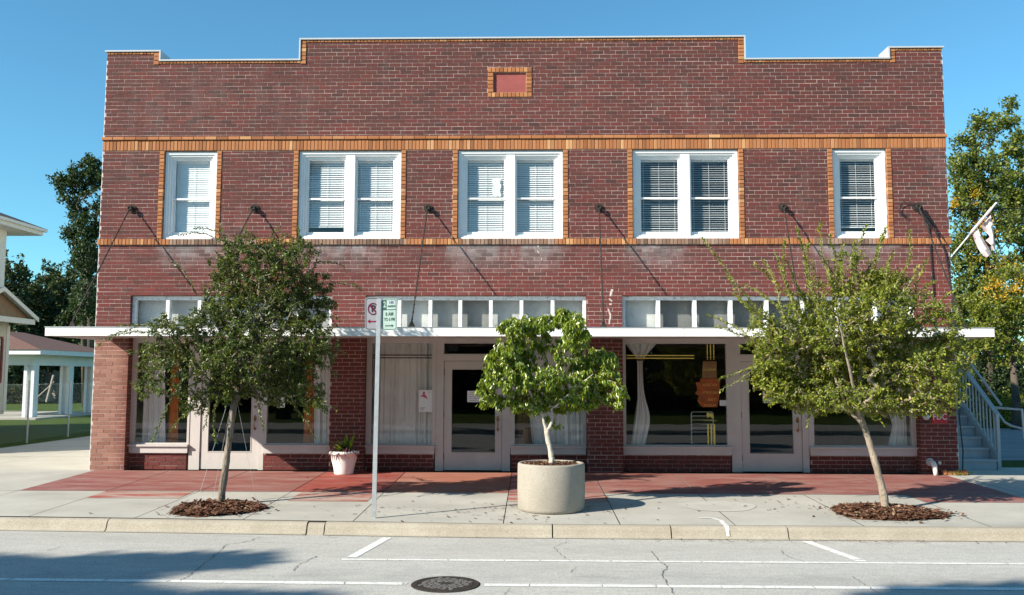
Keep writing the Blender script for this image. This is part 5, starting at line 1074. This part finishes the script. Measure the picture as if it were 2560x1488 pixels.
bg_tree('second tree across the road shading the carriageway at the right', [(-2.5, -21.0, -.12), (-2.8, -20.5, 4), (-3.2, -18.8, 8.2), (-3.4, -17.4, 9.4)], [shade(11.7, -7.75, 9.0, (.8, .25, .12), 90), shade(12.9, -7.7, 9.3, (1.3, .4, .18), 160), shade(13.2, -9.4, 9.6, (2, .8, .5), 150)], M['leafG'], 72, .30, .25, 8, group='trees across the road', cap=.2, jit=.05)
hedge('row of dense trees on the far side of the street', (8, -36, 3.6), (46, 4, 6.0), 60000, M['leafO'], .55, 12, 'tree_belt')

# ------------------------------------------------------------------ left: house, carport, fences
hs = thing('cream_house', 'cream two storey house with wide eaves at the left edge', 'house', (-12, 5, 0))
XW, YB = -8.25, 11.2
zu = atX(27, 800, XW)[2]
ez = at(102, 590, YB + .6, False)[2]
MB().box(-16, XW - .02, .5, YB - .32, 3.0, ez + .05).box(-15.8, XW - .25, .7, YB - .4, 0, 3.0).build('upper_wall', M['creamt'], hs)
mb = MB(); zb_ = .62
k = 0; z = zb_
while z < 3.2: mb.poly([(XW + .012, .4, z), (XW + .012, YB, z), (XW, YB, z + .15), (XW, .4, z + .15)]).poly([(-16, YB, z), (XW, YB, z), (XW, YB, z + .15), (-16, YB, z + .15)][::-1]); mb.poly([(XW - .0, .4, z), (XW + .012, .4, z), (XW + .012, YB, z), (XW, YB, z)]); z += .15
mb.box(-15.9, XW - .01, .5, YB - .01, .5, 3.2); mb.build('siding', M['cream'], hs)
mb = MB(); mb.box(-15.9, XW - .12, .55, YB - .14, -.03, .5); brick_rows(mb, -16, -15, 0, .01, []); mb.build('base', M['plaque'], hs)
MB().box(XW - .03, XW + .03, YB - .12, YB + .03, .6, 3.2).build('corner_board', M['creamt'], hs)
w0 = atX(0, 955, XW)[2]; w1 = atX(0, 845, XW)[2]
wf = MB().box(XW + .015, XW + .05, YB - .9, YB - .32, w0 - .04, w0 + .02).box(XW + .015, XW + .05, YB - .9, YB - .32, w1 - .02, w1 + .04).box(XW + .015, XW + .05, YB - .38, YB - .30, w0 + .02, w1 - .02).box(XW + .015, XW + .05, YB - .95, YB - .87, w0 + .02, w1 - .02).build('window', M['redframe'], hs)
MB().poly([(XW + .025, YB - .87, w0), (XW + .025, YB - .38, w0), (XW + .025, YB - .38, w1), (XW + .025, YB - .87, w1)]).build('pane', M['glassd'], wf)
# main eaves and hip roof
E0 = XW + .6; E1 = YB + .6
mb = MB(); mb.box(E0 - .02, E0, -.2, E1, ez, ez + .20).box(-16.6, E0 - .02, E1 - .02, E1, ez, ez + .2).box(-16.6, E0 - .02, -.2, -.18, ez, ez + .2); mb.box(E0, E0 + .09, -.2, E1 + .09, ez + .12, ez + .21)
mb.box(-16.6, E0 - .02, -.18, E1 - .02, ez + .0, ez + .02); mb.build('eaves', M['creamt'], hs)
a0, b0, c0, d0 = (-16.6, -.25, ez + .21), (E0 + .1, -.25, ez + .21), (E0 + .1, E1 + .1, ez + .21), (-16.6, E1 + .1, ez + .21); r0, r1 = (-11.8, 4.6, ez + 1.9), (-11.8, 6.4, ez + 1.9)
MB().poly([a0, b0, r0]).poly([b0, c0, r1, r0]).poly([c0, d0, r1]).poly([d0, a0, r0, r1]).poly([a0, d0, c0, b0]).build('roof', M['shingle'], hs)
# lower side gable
p = atX(95, 808, E0); p2 = atX(0, 722, E0)
gz = p[2]; ge = p[1]; slope = (p2[2] - gz) / (ge - p2[1])
ym = ge - 1.9; zm_ = gz + slope * 1.9
mb = MB()
for s_ in (1, -1):
    y_a = ge if s_ == 1 else ym - 1.9
    for (o0, o1, th, x_a, x_b) in ((.0, .12, .12, E0 - .03, E0 + .03),):
        mb.poly([(x_b, y_a, gz + .03), (x_b, ym, zm_ + .03), (x_b, ym, zm_ + .16), (x_b, y_a, gz + .16)][::-s_]); mb.poly([(x_a, y_a, gz + .03), (x_a, ym, zm_ + .03), (x_b, ym, zm_ + .03), (x_b, y_a, gz + .03)]); mb.poly([(XW - 1, y_a, gz + .16), (XW - 1, ym, zm_ + .16), (x_b, ym, zm_ + .16), (x_b, y_a, gz + .16)]); 
mb.box(E0 - .25, E0 - .02, ym - 1.9, ge, gz - .06, gz + .10); mb.box(XW, E0 - .02, ge - .12, ge, gz - .06, gz + .1); mb.build('gable_trim', M['creamt'], hs)
MB().poly([(E0 - .20, ym - 1.9, gz + .1), (E0 - .2, ge, gz + .1), (E0 - .2, ym, zm_ + .1)]).build('gable_soffit', M['soffit'], hs)
# carport
cp_ = thing('carport', 'open white carport with a brown hip roof in the left yard', 'carport', (-14, 21, 0))
C0 = at(101, 880, 18.6, False); zt = at(101, 874, 18.6, False)[2]; zbm = at(101, 886, 18.6, False)[2]; xr = C0[0]
slabz = -.01
MB().box(xr - 6.5, xr + .1, 18.3, 25.3, -.04, .03).build('slab', M['side'], cp_)
mb = MB(); mb.box(xr - 6, xr, 18.6, 18.64, zbm, zt).box(xr - .04, xr, 18.64, 25, zbm, zt).box(xr - 6, xr - 5.96, 18.64, 25, zbm, zt).box(xr - 5.96, xr - .04, 24.96, 25, zbm, zt); mb.build('fascia', M['cpost'], cp_)
zs = zbm - .42
mb = MB(); mb.box(xr - 5.4, xr - .6, 19.2, 19.35, zs, zbm).box(xr - .75, xr - .6, 19.35, 24.4, zs, zbm).box(xr - 5.4, xr - 5.25, 19.35, 24.4, zs, zbm).box(xr - 5.96, xr - .04, 18.64, 24.96, zbm, zbm + .03); mb.build('beam', M['cpost'], cp_)
for (x, y) in ((xr - .95, 19.18), (xr - 5.3, 19.18), (xr - .95, 24.0), (xr - 5.3, 24.0), (xr - .95, 21.9)):
    MB().box(x, x + .12, y, y + .35, .03, zs).box(x + .30, x + .42, y, y + .35, .03, zs).box(x + .12, x + .30, y + .12, y + .25, .03, zs).build('post', M['cpost'], cp_)
ap = zt + .85
MB().poly([(xr - 6, 18.55, zt), (xr + .03, 18.55, zt), (xr - 3, 20.9, ap)]).poly([(xr + .03, 18.55, zt), (xr + .03, 25.05, zt), (xr - 3, 22.6, ap), (xr - 3, 20.9, ap)]).poly([(xr + .03, 25.05, zt), (xr - 6, 25.05, zt), (xr - 3, 22.6, ap)]).poly([(xr - 6, 25.05, zt), (xr - 6, 18.55, zt), (xr - 3, 20.9, ap), (xr - 3, 22.6, ap)]).build('roof', M['brownsh'], cp_)
# chain link fence beside the driveway
fc = thing('chain_link_fence', 'thin chain link fence with grey posts along the driveway', 'fence', (-4.95, 8, 0))
fp = [(-4.75, 1.0), (-4.8, 3.8), (-4.92, 6.64), (-5.15, 9.08), (-5.3, 11.6), (-5.5, 14.2)]
for x, y in fp: MB().tube([(x, y, -.03), (x, y, 1.55)], .024, 8).build('post', M['galv'], fc)
mb = MB()
for i in range(len(fp) - 1):
    a, b = Vector((*fp[i], 0)), Vector((*fp[i + 1], 0)); L = (b - a).length; hgt = 1.42; s_ = .075; u = -hgt
    while u < L:
        for sg_ in (1, -1):
            u0, u1 = (u, u + hgt); z0, z1 = (.03, .03 + hgt) if sg_ == 1 else (.03 + hgt, .03)
            c0_, c1_ = max(0, u0), min(L, u1)
            if c1_ > c0_:
                f0, f1 = (c0_ - u0) / hgt, (c1_ - u0) / hgt; p_, q_ = a.lerp(b, c0_ / L), a.lerp(b, c1_ / L); za, zb2 = z0 + (z1 - z0) * f0, z0 + (z1 - z0) * f1
                wv = .0016; mb.poly([(p_.x, p_.y, za - wv), (q_.x, q_.y, zb2 - wv), (q_.x, q_.y, zb2 + wv), (p_.x, p_.y, za + wv)])
        u += s_
    mb.tube([(a.x, a.y, .03 + hgt), (b.x, b.y, .03 + hgt)], .004, 4)
mb.build('wire_mesh', M['galv'], fc)
# pale board fence, leaning poles in the yard
pf = MB(); x = -28.5
while x < -22.3: pf.box(x, x + .13, 41.5, 41.53, 0, 2.0 + random.uniform(-.08, .08)); x += .15
tag(pf.build('board_fence', M['woodf']), 'pale weathered board fence seen through the carport', 'fence')
a = at(118, 890 * 1.0, 27, False)
for (p0, p1, lab, r_) in (((116, 1005), (134, 938), 'pale pole leaning in the yard behind the carport', .06), ((92, 995), (136, 954), 'thin dark pole crossing the pale leaning pole in the yard', .03)):
    q0, q1 = at(*p0, 33, False), at(*p1, 33, False); tag(MB().tube([tuple(q0), tuple(q1)], r_, 7).build('wooden_pole', M['stake']), lab, 'pole')

# ------------------------------------------------------------------ right: stair, lane, flag
stt = thing('metal_staircase', 'blue-grey metal staircase climbing the right side of the brick building', 'staircase', (15.9, .8, 0))
X0, X1, Y0 = 15.42, 16.36, .78; rs, gd, N = .187, .262, 17
for i in range(N): MB().box(X0, X1, Y0 + i * gd - .03, Y0 + (i + 1) * gd, (i + 1) * rs - .035, (i + 1) * rs).box(X0 + .01, X1 - .01, Y0 + i * gd, Y0 + i * gd + .012, i * rs, (i + 1) * rs - .036).build('step', M['stair'], stt)
def slope(mb, x, y0, z0, y1, z1, hw, hh):
    mb.poly([(x - hw, y0, z0 - hh), (x + hw, y0, z0 - hh), (x + hw, y0, z0 + hh), (x - hw, y0, z0 + hh)]); 
    for a, b in (((-hw, hh), (hw, hh)), ((hw, -hh), (-hw, -hh)), ((hw, hh), (hw, -hh)), ((-hw, -hh), (-hw, hh))):
        mb.poly([(x + a[0], y0, z0 + a[1]), (x + b[0], y0, z0 + b[1]), (x + b[0], y1, z1 + b[1]), (x + a[0], y1, z1 + a[1])])
for x in (X0 - .02, X1 + .02):
    mb = MB(); slope(mb, x, Y0 - .02, .10, Y0 + N * gd, .10 + N * rs, .016, .14); mb.build('stringer', M['stair'], stt)
xg = X1 + .045; k_ = rs / gd
zr_ = lambda y, h: (y - Y0) * k_ + h
mb = MB(); slope(mb, xg, Y0 + .02, zr_(Y0 + .02, .98), Y0 + N * gd, zr_(Y0 + N * gd, .98), .022, .026); slope(mb, xg, Y0 + .02, zr_(Y0 + .02, .26), Y0 + N * gd, zr_(Y0 + N * gd, .26), .02, .02)
for y in (Y0 + .02, Y0 + 2.1, Y0 + 4.2): mb.box(xg - .028, xg + .028, y - .028, y + .028, 0 if y < 1 else zr_(y, -.1), zr_(y, 1.0))
mb.build('guard_rail', M['stair'], stt)
y = Y0 + .14
while y < Y0 + N * gd: MB().box(xg - .011, xg + .011, y - .011, y + .011, zr_(y, .27), zr_(y, .96)).build('baluster', M['stair'], stt); y += .125
mb = MB(); xh = xg + .10; ya = Y0 - .05
mb.tube([(xh, Y0 + N * gd, zr_(Y0 + N * gd, .90)), (xh, ya, zr_(ya, .90)), (xh + .06, ya - .12, zr_(ya, .84)), (xh + .16, ya - .3, zr_(ya, .80))], .021, 8)
mb.tube([(xh, Y0 + N * gd, zr_(Y0 + N * gd, 1.16)), (xh, ya + .1, zr_(ya + .1, 1.14))], .021, 8); mb.tube([(xg, ya + .1, zr_(ya, 1.16)), (xh + .16, ya - .3, zr_(ya, 1.14)), (xh + .17, ya - .32, zr_(ya, .62))], .024, 8)
mb.build('handrail', M['stair'], stt)
struct('stair_path', MB().box(15.34, 17.2, -.0, 1.2, -.04, .004), M['side'])
struct('lane', MB().poly([(16.9, 2.9, -.02), (60, 2.9, -.02), (60, 14.6, -.02), (16.9, 14.6, -.02)]), M['lane'])
# tattered flag
fl = thing('flag_pole', 'tattered faded flag on a slanting pole at the right side of the building', 'flag', tuple(at(2388, 625, -.1, False)))
a, b = Vector(at(2378, 642, -.1, False)), Vector(at(2491, 507, -1.2, False)); MB().tube([a, b], [.011, .016], 8).build('pole', M['white'], fl)
mb = MB(); m0 = a.lerp(b, .42); m1 = a.lerp(b, .93); mb.tube([m0.lerp(m1, k / 6) for k in range(7)], [.018, .030, .024, .031, .022, .027, .016], 8); mb.build('rolled_cloth', M['flag'], fl, True)
def fz(zx, zy, dy=0): q = at(2270 + zx / 6.103, 460 + zy / 6.103, -.85 + dy, False); return q
mb = MB()
L1 = [(1075, 690), (1110, 790), (1170, 880), (1230, 970), (1275, 1070)]; L0 = [(985, 775), (1010, 850), (1050, 950), (1110, 1050), (1190, 1125)]
def strip(A_, B_, m=4):
    for i in range(len(A_) - 1):
        for j in range(m):
            u0, u1 = j / m, (j + 1) / m
            def P_(i_, u): return np.array(fz(A_[i_][0] + (B_[i_][0] - A_[i_][0]) * u, A_[i_][1] + (B_[i_][1] - A_[i_][1]) * u, .06 * math.sin(u * 5 + i_ * .6)))
            mb.poly([P_(i, u0), P_(i, u1), P_(i + 1, u1), P_(i + 1, u0)])
strip(L0, L1); strip([(1115, 650), (1190, 735), (1245, 800), (1240, 880), (1300, 1020)], [(1262, 470), (1290, 620), (1312, 780), (1325, 930), (1335, 1000)])
strip([(1245, 815), (1180, 860)], [(1275, 930), (1280, 940)], 2)
cloth = mb.build('torn_cloth', M['flag'], fl, True)
# overhead wires
mb = MB()
for (p0, p1, r_) in (((2355 * 1.0, 523), (2620, 522), .012), ((2360, 553), (2620, 560), .006)):
    q0, q1 = at(*p0, 3, False), at(*p1, 3, False); mb.tube([tuple(q0 + (q1 - q0) * u) for u in np.linspace(-.05, 1.8, 8)], r_, 5)
tag(mb.build('overhead_wire', M['wire']), 'overhead wires crossing behind the flag at the right', 'wire')
# loose bricks and weeds at the corner
t = thing('loose_bricks', 'row of broken bricks lying at the right corner of the building', 'bricks', (15.2, -.12, 0)); mb = MB(); x = 14.98
while x < 15.34: mb.box(0, .06, 0, .1, 0, .07, R=Matrix.Rotation(random.uniform(-.2, .2), 3, 'Y'), c=(x, -.14, 0.005)); x += .07
mb.build('bricks', M['tan'], t)
hedge('low weeds at the foot of the right corner', (15.25, -.1, .03), (.25, .1, .05), 260, M['leafY'], .03, 10, 'weed')
